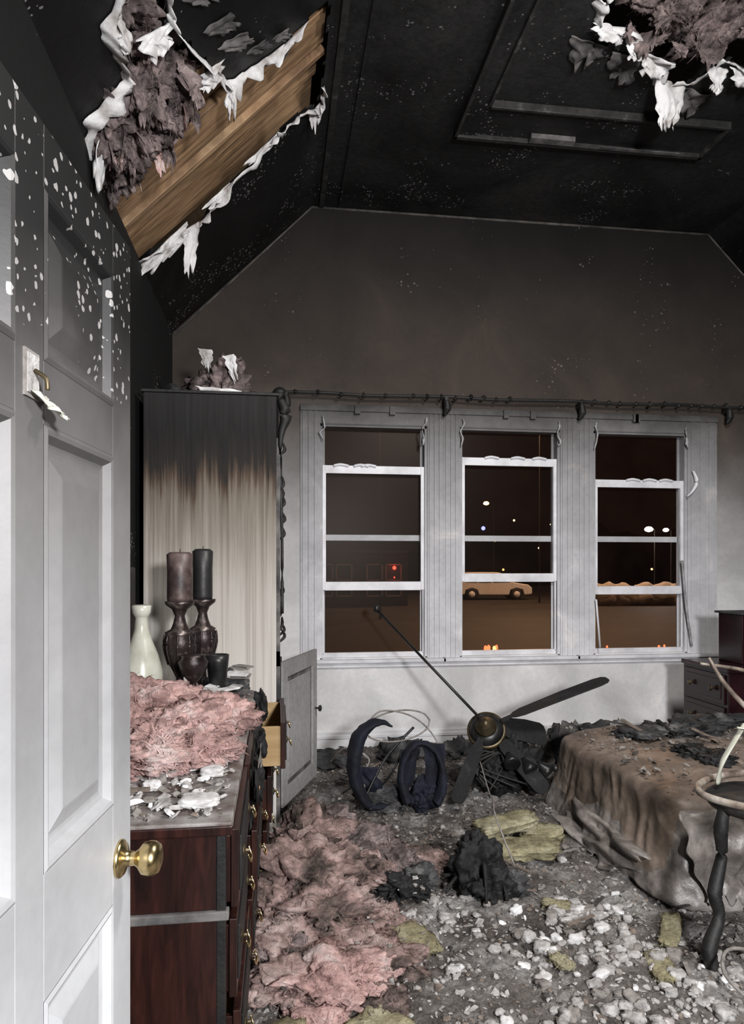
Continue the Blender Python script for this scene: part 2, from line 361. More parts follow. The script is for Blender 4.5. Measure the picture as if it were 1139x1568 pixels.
mb.add([(CX0-.2,Y0,ZC+.25),(CX0-.2,YB,ZC+.25),(CX1,YB,ZC+.25),(CX1,Y0,ZC+.25)],[(0,1,2,3)],m_black)
ceil=mb.obj('ceiling')

mb=MB()
mb.box(.30,.335,2.6,YB-.02,ZC-.02,ZC,m_ceiltrim); mb.box(.44,.455,2.6,YB-.02,ZC-.012,ZC,m_ceil)
mb.box(1.08,1.20,2.6,4.10,ZC-.03,ZC,m_ceil); mb.box(1.06,1.08,2.6,4.12,ZC-.045,ZC,m_ceiltrim)
mb.box(1.18,1.20,2.6,3.80,ZC-.045,ZC,m_ceiltrim)
mb.box(1.2,2.65,3.80,3.82,ZC-.045,ZC,m_ceiltrim)
mb.box(1.2,2.65,3.82,4.09,ZC-.02,ZC,m_ceil)
mb.box(1.06,2.67,4.09,4.12,ZC-.045,ZC,m_ceiltrim)
mb.box(2.65,2.67,3.80,4.12,ZC-.045,ZC,m_ceiltrim)
mb.box(1.52,1.80,4.03,4.085,ZC-.05,ZC-.02,m_drygrey)
mb.box(1.98,2.5,4.06,4.09,ZC-.05,ZC-.045,m_drygrey)
mb.obj('trim_2',bevel=.003)

def slope_box(mb,y0,y1,s0,s1,n0,n1,mat):
    vs=[SL(y,s,n) for y in (y0,y1) for s in (s0,s1) for n in (n0,n1)]
    mb.add(vs,[(0,1,3,2),(4,6,7,5),(0,4,5,1),(2,3,7,6),(0,2,6,4),(1,5,7,3)],mat)
mb=MB()
slope_box(mb,3.12,3.33,-.04,1.02,-.13,-.085,m_board)
slope_box(mb,3.345,3.57,-.04,1.02,-.10,-.05,m_board)
slope_box(mb,3.60,3.635,-.04,1.02,-.13,-.03,m_board)
slope_box(mb,3.66,3.84,-.04,1.02,-.12,-.085,m_board)
slope_box(mb,3.86,4.15,-.04,1.02,-.15,-.11,m_board)
mb.obj('rafter_boards',bevel=.004)

def torn(mb,P,fn,closed,w,seed,skip=lambda i:False,droop=.05,mat=None):
    n=len(P); vs=[];fs=[];L=[]
    for i in range(n if closed else n-1):
        if skip(i): 
            L.append(None); continue
        a=P[i];b=P[(i+1)%n]; d=math.hypot(b[0]-a[0],b[1]-a[1]); k=max(2,int(d/.012))
        for t in range(k): L.append((a[0]+(b[0]-a[0])*t/k,a[1]+(b[1]-a[1])*t/k))
    prev=None;o=0
    cx=sum(p[0] for p in P)/n; cy=sum(p[1] for p in P)/n
    for q in L:
        if q is None: prev=None; continue
        x,y=q; nn=noise.noise(Vector((x*8,y*8,seed)))+.45*noise.noise(Vector((x*26,y*26,seed)))
        n2=noise.noise(Vector((x*15,y*15,seed+4)))
        ww=max(.006,w*(.8+2.2*nn)); wi=max(.008,w*(.5+1.6*n2))
        dx,dy=x-cx,y-cy; l=math.hypot(dx,dy); dx/=l;dy/=l
        row=[fn(x+dx*ww,y+dy*ww,.004),fn(x+dx*ww*.4,y+dy*ww*.4,.014+.01*nn),fn(x,y,.02+droop*max(0,nn)),fn(x-dx*wi,y-dy*wi,.012+droop*1.6*abs(n2))]
        vs+=row
        if prev is not None:
            for k in range(3): fs.append((prev+k,prev+k+1,o+k+1,o+k))
        prev=o;o+=4
    mb.add(vs,fs,mat or m_paper,True)
def flap(mb,base,across,down,width,length,curl,seed,mat,n=14,jag=1.0):
    base=Vector(base);a=Vector(across).normalized();d=Vector(down).normalized();nn=a.cross(d)
    vs=[];fs=[]
    for j in range(n+1):
        t=j/n; sh=.30*width*noise.noise(Vector((t*3,seed,5)))
        wl=width*(1-.5*t**1.5)
        for i in range(n+1):
            u=i/n-.5
            lj=length*(1+jag*(.75*noise.noise(Vector((u*4,seed,2)))+.16*noise.noise(Vector((u*14,seed,2)))))
            e=.10*width*noise.noise(Vector((t*7,seed,8+(u>0))))*(abs(u)*2)**2
            vs.append(base+a*(u*wl+sh+e)+d*(t*lj)+nn*(curl*t*t+.14*width*noise.noise(Vector((u*3,t*3,seed)))))
    for j in range(n):
        for i in range(n):
            k=j*(n+1)+i; fs.append((k,k+1,k+n+2,k+n+1))
    mb.add(vs,fs,mat,True)
mb=MB()
fnL=lambda x,y,n:SL(x,min(y,1.0),n)
torn(mb,holeL,fnL,True,.034,3,skip=lambda i:i in (14,15,16,28))
def fC(x,y,n): return Vector((x,y,ZC-n))
for base,ac,dn,w,l,c,sd in [
 (SL(4.02,.26),(.5,.3,.5),(0,.1,-1),.13,.24,.03,1),(SL(3.95,.12),(.7,0,.7),(-.1,.05,-1),.36,.10,.02,2),(SL(2.90,.05),(0,1,0),(.15,0,-1),.16,.18,.05,4),
 (SL(2.50,.22),(.2,1,0),(.2,0,-1),.12,.07,.03,5),(SL(2.62,.30),(.7,.3,.7),(.3,.1,-.6),.18,.06,.05,6),(SL(3.02,.46),(.7,.2,.7),(.1,.1,-1),.18,.07,.02,7),
 (SL(3.20,.54),(.7,0,.7),(0,.1,-1),.08,.12,.02,8),(SL(3.95,.97),(.7,0,.7),(0,.1,-1),.12,.10,.02,9),(SL(3.88,.66),(.7,0,.7),(0,.2,-1),.26,.04,.02,10),(SL(3.94,.42),(.7,0,.7),(0,.2,-1),.2,.05,.02,11)]:
    flap(mb,base,ac,dn,w,l,c,sd,m_paper)
for i,(yy,ss,w) in enumerate([(2.95,.55,.16),(3.1,.65,.12),(2.8,.5,.16),(3.15,.75,.10),(2.6,.45,.14)]):
    flap(mb,SL(yy,ss,.008),(.7,.2,.7),(.5,.9,.45),w,w*.8,.0,20+i,m_drygrey)
torn(mb,holeC,fC,True,.045,6,droop=.05)
for i,(x,y,w,l) in enumerate([(2.12,3.52,.20,.22),(1.95,3.38,.2,.07),(1.62,3.2,.22,.05),(2.5,3.4,.3,.06),(2.3,3.38,.12,.10),(1.78,3.25,.14,.08),(2.65,3.45,.2,.09)]):
    flap(mb,(x,y,ZC-.01),(1,.2,0),(.05,.15,-1),w,l,.03,30+i,m_paper)
for i,(x,y) in enumerate([(1.8,3.42),(2.3,3.62),(1.55,3.35),(2.75,3.55)]):
    flap(mb,(x,y-.05,ZC-.012),(1,.2,0),(.1,1,-.04),.22,.16,.0,40+i,m_drygrey)
mb.obj('torn_drywall',parent=ceil,solid=.003)
mb=MB()
for i,(yy,ss,nn,r) in enumerate([(2.88,.10,-.01,(.08,.08,.12)),(2.84,.22,-.01,(.08,.08,.11)),(3.0,.14,.0,(.08,.09,.15)),(3.03,.28,-.02,(.08,.09,.13)),(3.10,.05,.0,(.05,.07,.12)),(2.95,.34,-.06,(.09,.09,.10)),(3.14,.12,.0,(.04,.06,.10)),(2.5,.25,-.10,(.12,.14,.07)),(2.8,.1,-.12,(.12,.28,.09)),(3.0,.3,-.14,(.16,.16,.14)),(2.68,.26,-.09,(.08,.08,.06))]):
    fluff(mb,SL(yy,ss,nn),r,m_pinkdirty,seed=i,amp=.65,fine=.30,rot=i*1.1,freq=2,sub=5,tuft=350,tl=.035)
for i in range(16):
    yy,ss=U(2.8,3.12),U(.06,.38)
    flap(mb,SL(yy,ss,.03),(U(-1,1),U(-1,1),U(-.3,.3)),(U(-.2,.3),U(-.2,.2),-1),U(.05,.11),U(.08,.17),U(-.03,.04),500+i,random.choice((m_pinkdirty,m_pinkdirty,m_pink)))
for i,(x,y,z,r) in enumerate([(1.7,3.05,.08,(.12,.09,.06)),(1.95,3.2,.10,(.13,.10,.06)),(2.2,3.3,.09,(.12,.10,.07)),(2.45,3.2,.11,(.16,.10,.06)),(2.65,3.3,.10,(.10,.08,.05)),(2.3,3.0,.14,(.5,.2,.07))]):
    fluff(mb,(x,y,ZC+z),r,m_pinkdirty,seed=50+i,amp=.5,fine=.3,rot=i,sub=5,tuft=250,tl=.035)
for i in range(8):
    flap(mb,(U(1.6,2.6),U(3.0,3.3),ZC),(U(-1,1),U(-1,1),0),(0,.1,-1),U(.08,.14),U(.04,.10),.02,540+i,m_pinkdirty)
mb.obj('hanging_insulation',parent=ceil)

# ------------------------------------------------------------------ windows
def window(name,x0,x1,cl,cr,rail,low,tilt=0):
    e=empty(name,((x0+x1)/2,YB,1.6))
    def fin(mb,n,bev=.003):
        o=mb.obj(n,bevel=bev); o.parent=e; o.location=(-(x0+x1)/2,-YB,-1.6); return o
    zb,zt=.80,2.50
    m=MB()
    for a,b,sg in ((cl,x0,1),(x1,cr,-1)):
        w=b-a
        m.box(a,b,YB-.012,YB+.02,zb-.03,zt+.13,m_casing)
        for k in range(3):
            c=a+w*(.10+.30*k); m.box(c,c+w*.20,YB-.020,YB-.012,zb-.03,zt+.10,m_casing)
    m.box(cl,cr,YB-.014,YB+.02,zt,zt+.14,m_casing); m.box(cl,cr,YB-.03,YB-.014,zt+.09,zt+.125,m_casing)
    m.box(x0+.03,x1-.03,YB-.01,YB+.04,zt-.005,zt+.035,m_casing)
    fin(m,'casing')
    m=MB(); m.box(cl-.01,cr+.01,YB-.05,YB+.10,zb-.055,zb-.03,m_sash); m.box(cl,cr,YB-.02,YB,zb-.09,zb-.055,m_sash); fin(m,'sill')
    m=MB()
    m.box(x0-.005,x0+.02,YB,YB+.12,zb-.03,zt,m_casing); m.box(x1-.02,x1+.005,YB,YB+.12,zb-.03,zt,m_casing); m.box(x0,x1,YB,YB+.12,zt-.02,zt,m_casing)
    fin(m,'jamb')
    m=MB()
    m.box(x0+.02,x1-.02,YB+.02,YB+.05,rail-.03,rail+.03,m_sash)
    m.box(x0+.02,x1-.02,YB+.02,YB+.05,low-.035,low+.03,m_sash)
    m.box(x0+.02,x1-.02,YB+.03,YB+.06,zb-.03,zb+.015,m_sash)
    m.box(x0+.0,x0+.045,YB+.015,YB+.05,low-.03,rail+.03,m_sash); m.box(x1-.045,x1,YB+.015,YB+.05,low-.03,rail+.03,m_sash)
    m.box(x0+.0,x0+.03,YB+.03,YB+.06,zb,low,m_sash); m.box(x1-.03,x1,YB+.03,YB+.06,zb,low,m_sash)
    fin(m,'inner_sash')
    m=MB(); m.box(x0+.03,x1-.03,YB+.07,YB+.09,1.645,1.69,m_casing); m.box(x0+.02,x0+.04,YB+.07,YB+.09,zb,zt,m_casing); m.box(x1-.04,x1-.02,YB+.07,YB+.09,zb,zt,m_casing)
    fin(m,'storm_sash')
    m=MB(); m.box(x0+.02,x1-.02,YB+.078,YB+.081,zb,zt,m_glass); fin(m,'glass',0)
    m=MB()
    for k in range(2):
        xx=x0+.01 if k==0 else x1-.03
        pts=[(xx+U(-.005,.02),YB-.03,zt+.06)]
        for q in range(4): pts.append((xx+U(-.018,.022),YB-.03-U(0,.01),zt+.02-q*U(.045,.06)))
        m.tube(pts,[.006,.013,.008,.016,.008],m_melt,7,flat=.5)
    for k in range(3):
        xx=U(x0+.15,x1-.15); m.tube([(xx-.05,YB+.01,rail+.025),(xx,YB+.01,rail+.035),(xx+.06,YB+.01,rail+.025)],.010,m_sash,6)
    for k in range(2):
        xx=U(x0+.1,x1-.1); m.box(xx,xx+.04,YB-.05,YB-.014,zt+.07,zt+.13,m_casing)
    fin(m,'melted_blind_bracket',0)
window('window_1',.31,1.11,.165,1.235,2.17,1.31)
window('window_2',1.36,2.15,1.235,2.285,2.25,1.37)
window('window_3',2.42,3.20,2.285,3.45,2.10,1.27)
mb=MB()
mb.tube([(3.14,YB-.03,1.5),(3.17,YB-.035,1.15),(3.22,YB-.03,.83)],.010,m_melt,6)
mb.tube([(2.43,YB-.03,1.2),(2.46,YB-.035,.83)],.008,m_sash,6,sub=1)
mb.tube([(3.22,YB-.05,2.20),(3.25,YB-.05,2.12),(3.22,YB-.05,2.05),(3.17,YB-.05,2.0)],[.01,.024,.018,.008],m_sash,8,flat=.6)
mb.obj('melted_blind_strip')
mb=MB()
pts=[(.02+3.75*k/12,YB-.09,2.70+.006*math.sin(k*2.1)) for k in range(13)]
mb.tube(pts,.011,m_black,8)
for i in range(34):
    x=.1+3.6*i/33+U(-.03,.03)
    if R()<.75: mb.tube([(x-.012,YB-.09,2.70),(x,YB-.09,2.70+U(-.005,.005)),(x+.012,YB-.09,2.70)],[.012,U(.018,.028),.012],m_black,8)
for x in (.06,1.235,2.285,3.5):
    mb.box(x-.012,x+.012,YB-.1,YB-.01,2.66,2.70,m_black); mb.tube([(x,YB-.09,2.68),(x+.01,YB-.08,2.62),(x-.01,YB-.07,2.57)],[.02,.03,.008],m_black,7)
mb.lathe([(.005,-.05),(.02,-.04),(.035,-.01),(.03,.02),(.012,.04)],m_black,Matrix.Translation((.02,YB-.09,2.70))@Matrix.Rotation(D2(90),4,'Y'),12)
mb.tube([(.03,YB-.09,2.69),(-.03,YB-.1,2.6),(-.05,YB-.12,2.5),(-.04,YB-.12,2.42)],[.03,.02,.035,.01],m_black,8)
mb.obj('curtain_rod')

# ------------------------------------------------------------------ six panel door
Md=Matrix(((-.1036,.9946,0,-.27),(-.9946,-.1036,0,1.339),(0,0,1,.01),(0,0,0,1)))
door=empty('door_1'); door.matrix_world=Md
mb=MB(); DW,DH,T=.81,2.03,.035
xs=[(0,.095),(.365,.445),(.715,DW)]
zs=[(0,.21),(.86,1.03),(1.63,1.715),(1.945,DH)]
pan_x=[(.095,.365),(.445,.715)]; pan_z=[(.21,.86),(1.03,1.63),(1.715,1.945)]
for a,b in xs: mb.box(a,b,-T,0,0,DH,m_door)
for a,b in zs:
    for c,d in pan_x: mb.box(c,d,-T,0,a,b,m_door)
mb.obj('frame',parent=door,bevel=.0012)
mb=MB()
for x0,x1 in pan_x:
    for z0,z1 in pan_z:
        loops=[(0,0),(.006,.003),(.012,.001),(.020,-.011),(.030,-.013),(.036,-.013),(.062,-.003),(.066,-.002)]
        for face in (1,-1):
            vs=[];fs=[]
            for d,y in loops:
                yy=y if face==1 else -T-y
                vs+=[(x0+d,yy,z0+d),(x1-d,yy,z0+d),(x1-d,yy,z1-d),(x0+d,yy,z1-d)]
            for k in range(len(loops)-1):
                for i in range(4): fs.append((k*4+i,k*4+(i+1)%4,k*4+4+(i+1)%4,k*4+4+i))
            k=(len(loops)-1)*4; fs.append((k,k+1,k+2,k+3)); mb.add(vs,fs,m_door)
mb.obj('panels',parent=door)
mb=MB()
for sg in (1,-1):
    Mk=Matrix.Translation((.062,0 if sg==1 else -T,.925))@Matrix.Rotation(D2(-90*sg),4,'X')
    mb.lathe([(.033,0),(.033,.004),(.028,.009),(.014,.012),(.012,.028),(.016,.034),(.027,.042),(.030,.054),(.029,.062),(.024,.070),(.012,.074)],m_brass,Mk,28)
mb.box(-.002,.0,-.028,-.006,.89,.96,m_brass)
mb.obj('knob',parent=door)
mb=MB()
mb.box(.385,.425,0,.003,1.655,1.715,m_c2); mb.box(.39,.42,.003,.005,1.66,1.71,m_c1)
flap(mb,(.385,.006,1.665),(1,0,0),(-.2,.5,-1),.05,.04,.012,3,m_cream)
mb.tube([(.405,.006,1.69),(.405,.02,1.68),(.405,.022,1.665)],.003,m_brassdull,8)
mb.obj('hook_plate',parent=door)

# ------------------------------------------------------------------ armoire
arm=empty('armoire'); AX0,AX1,AY0,AY1,AZ=-.69,-.005,3.74,4.95,2.36
def ch(mb,n,par,bev=.003): 
    o=mb.obj(n,bevel=bev); o.parent=par; return o
mb=MB()
mb.box(AX0,AX1,AY0,AY0+.02,0,AZ,m_arm); ch(mb,'side_panel',arm)
mb=MB(); mb.box(AX0,AX1,AY1-.02,AY1,0,AZ,m_arm); mb.box(AX0,AX0+.015,AY0+.02,AY1-.02,0,AZ,m_black)
for z in (.1,.95,1.35,1.75,2.34): mb.box(AX0+.015,AX1-.02,AY0+.02,AY1-.02,z,z+.02,m_black)
mb.box(AX0-.01,AX1+.015,AY0-.01,AY1+.01,AZ,AZ+.015,m_black)
ch(mb,'carcass',arm)
mb=MB()
for y0,y1 in ((AY0,AY0+.05),(4.32,4.37),(AY1-.05,AY1)): mb.box(AX1,AX1+.02,y0,y1,.1,2.05,m_drygrey)
mb.box(AX1,AX1+.02,AY0,AY1,.92,1.0,m_arm)
for k in range(14):
    z=U(.98,2.1); y=U(AY0,4.3); mb.tube([(AX1+.02,y,z),(AX1+U(.03,.05),y+.02,z+.03),(AX1+.03,y,z+.07)],[.006,.010,.005],m_black,6)
mb.tube([(AX1+.02,AY0+.03,2.35),(AX1+.05,AY0+.03,2.26),(AX1+.02,AY0+.03,2.1),(AX1+.03,AY0+.03,1.6),(AX1+.03,AY0+.03,1.2)],[.02,.035,.012,.008,.01],m_black,7)
ch(mb,'face_frame',arm,0)
hx,hy,fx,fy=.02,3.75,.235,4.34
L=math.hypot(fx-hx,fy-hy); ux,uy=(fx-hx)/L,(fy-hy)/L
Mc=Matrix(((ux,uy,0,hx),(uy,-ux,0,hy),(0,0,1,0),(0,0,0,1)))
m_cab=soot_mat('grey_cabinet_paint',[(.1,(.28,.27,.27)),(.5,(.40,.39,.39)),(.95,(.26,.255,.255))],amp=.2,nscale=6,mottle=.4,bump=.0006)
mb=MB(); z0,z1=.16,.94
for a,b,c,d in ((0,.08,z0,z1),(L-.08,L,z0,z1),(.08,L-.08,z0,z0+.09),(.08,L-.08,z1-.09,z1)): mb.box(a,b,-.01,.01,c,d,m_cab,Mc)
mb.box(.08,L-.08,-.004,-.002,z0+.09,z1-.09,m_drygrey,Mc)
mb.box(.11,L-.11,-.007,.003,z0+.12,z1-.12,m_cab,Mc)
mb.lathe([(.006,0),(.006,.02),(.018,.026),(.02,.036),(.008,.042)],m_black,Mc@Matrix.Translation((L-.04,.01,.58))@Matrix.Rotation(D2(-90),4,'X'),14)
mb.box(-.01,.012,-.014,-.0,.16,.97,m_black,Mc)
ch(mb,'open_door',arm,.002)
mb=MB()
fluff(mb,(-.30,4.2,AZ+.14),(.12,.11,.14),m_pinkdirty,3,amp=.7,fine=.4,sub=5,tuft=200)
fluff(mb,(-.40,4.3,AZ+.12),(.12,.12,.12),m_pinkdirty,4,amp=.7,fine=.4,sub=5,tuft=200)
fluff(mb,(-.55,4.5,AZ+.10),(.2,.2,.10),m_ash,6,amp=.6,fine=.3)
flap(mb,(-.42,4.15,AZ+.36),(1,.2,0),(.2,-.1,-1),.08,.10,.04,61,m_paper)
flap(mb,(-.28,4.05,AZ+.30),(1,.2,.3),(.4,-.1,-1),.07,.12,.05,63,m_paper)
flap(mb,(-.32,3.85,AZ+.06),(1,.1,0),(.4,-.1,-.3),.24,.06,.02,64,m_paper)
mb.obj('ceiling_debris')

# ------------------------------------------------------------------ dresser
dr=empty('dresser'); X0,X1,Ya,Yb,ZT=-.70,-.135,1.82,3.70,.80
mb=MB()
mb.box(X0,X1+.02,Ya-.015,Yb,ZT-.03,ZT,m_cherrytop)
mb.box(X0,X1+.022,Ya-.02,Ya-.012,ZT-.034,ZT-.008,m_cherry)
ch(mb,'top',dr,.006)
mb=MB()
mb.box(X0,X1,Ya,Ya+.02,.57,ZT-.03,m_cherry)
mb.box(X0,X1+.012,Ya-.012,Ya+.02,.547,.57,m_drygrey)
mb.box(X0,X1+.005,Ya-.002,Ya+.02,.0,.547,m_cherry)
mb.box(X0,X1-.02,Yb-.02,Yb,0,ZT-.03,m_cherry); mb.box(X0,X0+.015,Ya+.02,Yb-.02,0,ZT-.03,m_cherry)
mb.box(X0+.015,X1-.03,Ya+.02,Yb-.02,.05,.07,m_cherry)
for y in (2.43,3.06): mb.box(X0+.015,X1,y,y+.02,.05,ZT-.03,m_cherry)
for z in (.30,.535): mb.box(X1-.05,X1,Ya+.02,Yb-.02,z,z+.02,m_cherry)
mb.box(X1-.02,X1+.004,Ya-.004,Ya+.03,0,ZT-.03,m_black)
ch(mb,'carcass',dr,.003)
mb=MB()
cols=[(1.85,2.42),(2.46,3.05),(3.09,3.67)]; rows=[(.08,.29),(.325,.53),(.56,.765)]
pull=[[.02,.01,.015],[.03,.045,.02],[.07,.09,.15]]
for ci,(a,b) in enumerate(cols):
    for ri,(c,d) in enumerate(rows):
        p=pull[ci][ri]; x=X1+p
        mb.box(x,x+.02,a,b,c,d,m_cherry); mb.box(x+.02,x+.026,a+.03,b-.03,c+.03,d-.03,m_black)
        sd=m_pine if (ci==2 and ri==2) else m_cherry
        mb.box(x-.35,x,a+.01,a+.025,c+.01,d-.02,sd); mb.box(x-.35,x,b-.025,b-.01,c+.01,d-.02,m_pine); mb.box(x-.35,x,a+.025,b-.025,c+.01,c+.02,m_pine)
        for q in (.2,.8):
            y=a+(b-a)*q; z=(c+d)/2
            mb.lathe([(.018,0),(.016,.004),(.006,.006),(.005,.018)],m_brassdull,Matrix.Translation((x+.026,y,z))@Matrix.Rotation(D2(90),4,'Y'),12)
            mb.tube([(x+.04,y-.03,z),(x+.048,y-.02,z-.022),(x+.048,y+.02,z-.022),(x+.04,y+.03,z)],.004,m_brass,6)
ch(mb,'drawers',dr,.002)
mb=MB()
for i,(y,z) in enumerate([(2.75,.62),(3.0,.70),(3.3,.80)]):
    fluff(mb,(X1+.055,y,z),(.03,.08,.08),m_cloth,70+i,sub=4,amp=.6)
flap(mb,(X1+.06,2.5,.78),(0,1,0),(.02,0,-1),.16,.22,.02,75,m_cloth)
flap(mb,(X1+.07,2.75,.76),(0,1,0),(.02,0,-1),.12,.2,.02,76,m_c2)
mb.obj('scorched_clothes')
hfd=lambda x,y:ZT+.008
mb=MB()
chunks(mb,1700,lambda:(U(-.68,-.14),U(1.84,3.65)),lambda x,y:.003+.02*R()**2.4,
       lambda x,y:random.choice((m_c1,m_c1,m_paper,m_c2,m_c2,m_c3,m_c4)),hf=hfd)
chunks(mb,60,lambda:(U(-.66,-.16),U(1.86,3.1)),lambda x,y:U(.015,.035),lambda x,y:random.choice((m_c1,m_paper,m_c2)),hf=lambda x,y:ZT+.012,tilt=.25)
for x,y,s in ((-.21,1.93,.05),(-.58,1.97,.03),(-.20,2.2,.035),(-.36,2.08,.025)):
    fluff(mb,(x,y,ZT+.018),(s,s*.75,.014),m_paper,int(x*-100),sub=4,amp=.16,fine=.06,box=4)
mb.box(-.55,-.36,2.04,2.055,ZT+.012,ZT+.022,m_c4)
mb.obj('plaster_debris')
mb=MB()
for i,(x,y,z,r) in enumerate([(-.54,2.38,.03,(.17,.16,.05)),(-.38,2.33,.035,(.16,.15,.05)),(-.26,2.37,.04,(.12,.12,.05)),(-.5,2.62,.06,(.18,.16,.075)),(-.32,2.62,.07,(.15,.15,.08)),(-.24,2.77,.07,(.10,.14,.08)),(-.53,2.87,.09,(.15,.18,.095)),(-.40,2.88,.09,(.14,.14,.075)),(-.57,2.2,.02,(.10,.10,.035)),(-.42,2.45,.06,(.14,.08,.05)),(-.3,2.5,.06,(.10,.07,.05))]):
    fluff(mb,(x,y,ZT+z),r,m_pink,seed=80+i,rot=i*.9,sub=5,amp=.5,fine=.30,tuft=700)
mb.v=[(max(p[0],-.73),p[1],p[2]) for p in mb.v]
mb.obj('pink_insulation')
mb=MB()
for i in range(22):
    x,y=U(-.30,-.16),U(2.95,3.62); Mx=Matrix.Translation((x,y,ZT+.05+U(0,.11)))@Matrix.Rotation(U(0,3),4,'Z')@Matrix.Rotation(U(-.4,.4),4,'X')
    mb.box(-U(.02,.07),U(.02,.07),-.025,.025,-.004,.004,random.choice((m_c1,m_c2,m_paper,m_paper,m_ash)),Mx)
fluff(mb,(-.26,3.4,ZT+.05),(.12,.25,.07),m_ash,97,amp=.5)
mb.obj('drywall_scraps',bevel=.002)
Z=ZT+.01
mb=MB()
mb.lathe([(.055,0),(.07,.01),(.085,.06),(.092,.12),(.088,.19),(.070,.26),(.045,.32),(.030,.37),(.026,.42),(.030,.425),(.038,.44),(.042,.47),(.034,.475),(.02,.47)],m_cream,Matrix.Translation((-.585,3.13,Z)),32)
mb.obj('ceramic_vase')
def holder(name,x,y,s,candle,r,wax):
    e=empty(name,(x,y,Z)); m=MB()
    m.lathe([(.055*s,0),(.058*s,.012),(.05*s,.02),(.025*s,.035),(.018*s,.07),(.03*s,.09),(.02*s,.11),(.016*s,.14),(.03*s,.17),(.05*s,.21),(.066*s,.27),(.072*s,.31),(.060*s,.335),(.066*s,.345),(.04*s,.36),(.028*s,.39),(.022*s,.42),(.035*s,.45),(.062*s,.47),(.066*s,.485),(.02,.485)],m_bronze,None,28)
    for k in range(8):
        a=k*math.pi/4; m.tube([(.05*s*math.cos(a),.05*s*math.sin(a),.20),(.071*s*math.cos(a),.071*s*math.sin(a),.28),(.066*s*math.cos(a),.066*s*math.sin(a),.335)],.005,m_bronze,6)
    m.obj('stem',parent=e)
    m=MB(); m.lathe([(r-.002,.486),(r,.50),(r-.001,.486+candle*.6),(r+.002,.486+candle*.95),(r-.012,.486+candle),(r-.02,.48+candle),(.004,.478+candle)],wax,None,26)
    m.tube([(0,0,.47+candle),(.002,0,.50+candle)],.002,m_black,6,sub=1)
    m.obj('pillar_candle',parent=e)
holder('candle_holder',-.435,3.22,1.0,.22,.056,m_wax)
holder('candle_holder',-.355,3.42,.95,.24,.047,m_waxblk)
mb=MB(); mb.lathe([(.06,0),(.012,.03),(.015,.14),(.04,.17),(.055,.20),(.065,.23),(.05,.25),(.055,.26)],m_bronze,Matrix.Translation((-.36,3.08,Z)),24)
mb.obj('brass_goblet')
mb=MB(); mb.lathe([(.034,0),(.036,.005),(.05,.14),(.052,.17),(.047,.17),(.044,.14),(.03,.02)],m_blackmetal,Matrix.Translation((-.27,3.24,Z+.07)),24)
mb.obj('dark_tumbler')
mb=MB(); mb.box(-.735,-.70,3.0,3.6,.81,1.45,m_black); mb.obj('charred_picture_frame',bevel=.01)

# ------------------------------------------------------------------ floor insulation piles
mb=MB()
pile=[(.04,2.62,.05,(.15,.17,.06)),(.20,2.75,.07,(.18,.16,.08)),(.10,3.0,.11,(.18,.18,.12)),(.28,3.02,.10,(.17,.15,.09)),(.14,3.3,.12,(.17,.18,.12)),(.36,3.33,.08,(.18,.15,.09)),(.22,3.55,.08,(.18,.16,.09)),
 (.04,2.35,.045,(.15,.14,.045)),(.20,2.33,.055,(.17,.15,.055)),(.34,2.42,.045,(.14,.14,.045)),(.53,3.22,.06,(.17,.10,.06)),(.70,3.2,.05,(.13,.09,.05)),(.38,2.7,.035,(.11,.12,.04)),(.33,2.2,.03,(.10,.08,.03)),(.12,2.18,.03,(.12,.09,.03)),(.05,2.5,.045,(.13,.13,.04)),(.25,2.55,.045,(.13,.13,.04)),(.02,2.85,.06,(.1,.13,.08)),(.44,3.1,.06,(.12,.1,.06))]
for i,(x,y,z,r) in enumerate(pile):
    mm=m_pinkdirty if (i%5==0 and i) or y>3.4 else m_pinkfloor
    if y<2.5 and i%2==0: mm=m_pink
    fluff(mb,(x,y,z+.02),r,mm,seed=100+i,rot=i*.8,amp=.6,fine=.30,sub=5,tuft=650,tl=.025)
chunks(mb,260,lambda:(U(.0,.7),U(2.2,3.6)),lambda x,y:.004+.014*R()**2,lambda x,y:random.choice((m_c1,m_c2,m_c3)),hf=lambda x,y:.10+.10*math.exp(-((x-.18)**2+(y-3.15)**2)/.12))
mb.obj('pink_insulation')
mb=MB()
for i,(x,y,z,r,ro) in enumerate([(1.15,3.42,.11,(.15,.08,.03),.1),(1.18,3.22,.07,(.16,.09,.03),-.1),(1.32,3.35,.07,(.09,.08,.03),.5),(.48,2.55,.03,(.08,.12,.015),.4),(-.02,1.98,.03,(.15,.13,.03),.2),(.22,1.95,.02,(.14,.12,.025),.7),(1.5,2.5,.02,(.035,.13,.015),-.6),(1.33,2.28,.02,(.04,.08,.012),-.3),(.3,2.08,.02,(.09,.08,.025),.7),(1.0,2.35,.02,(.03,.04,.012),.3),(1.15,2.75,.02,(.03,.06,.012),1.1)]):
    fluff(mb,(x,y,z+.03),r,m_yellow,seed=130+i,rot=ro,tilt=U(-.12,.12),amp=.22,fine=.15,box=5,sub=4,tuft=120,tl=.018)
mb.obj('yellow_insulation')

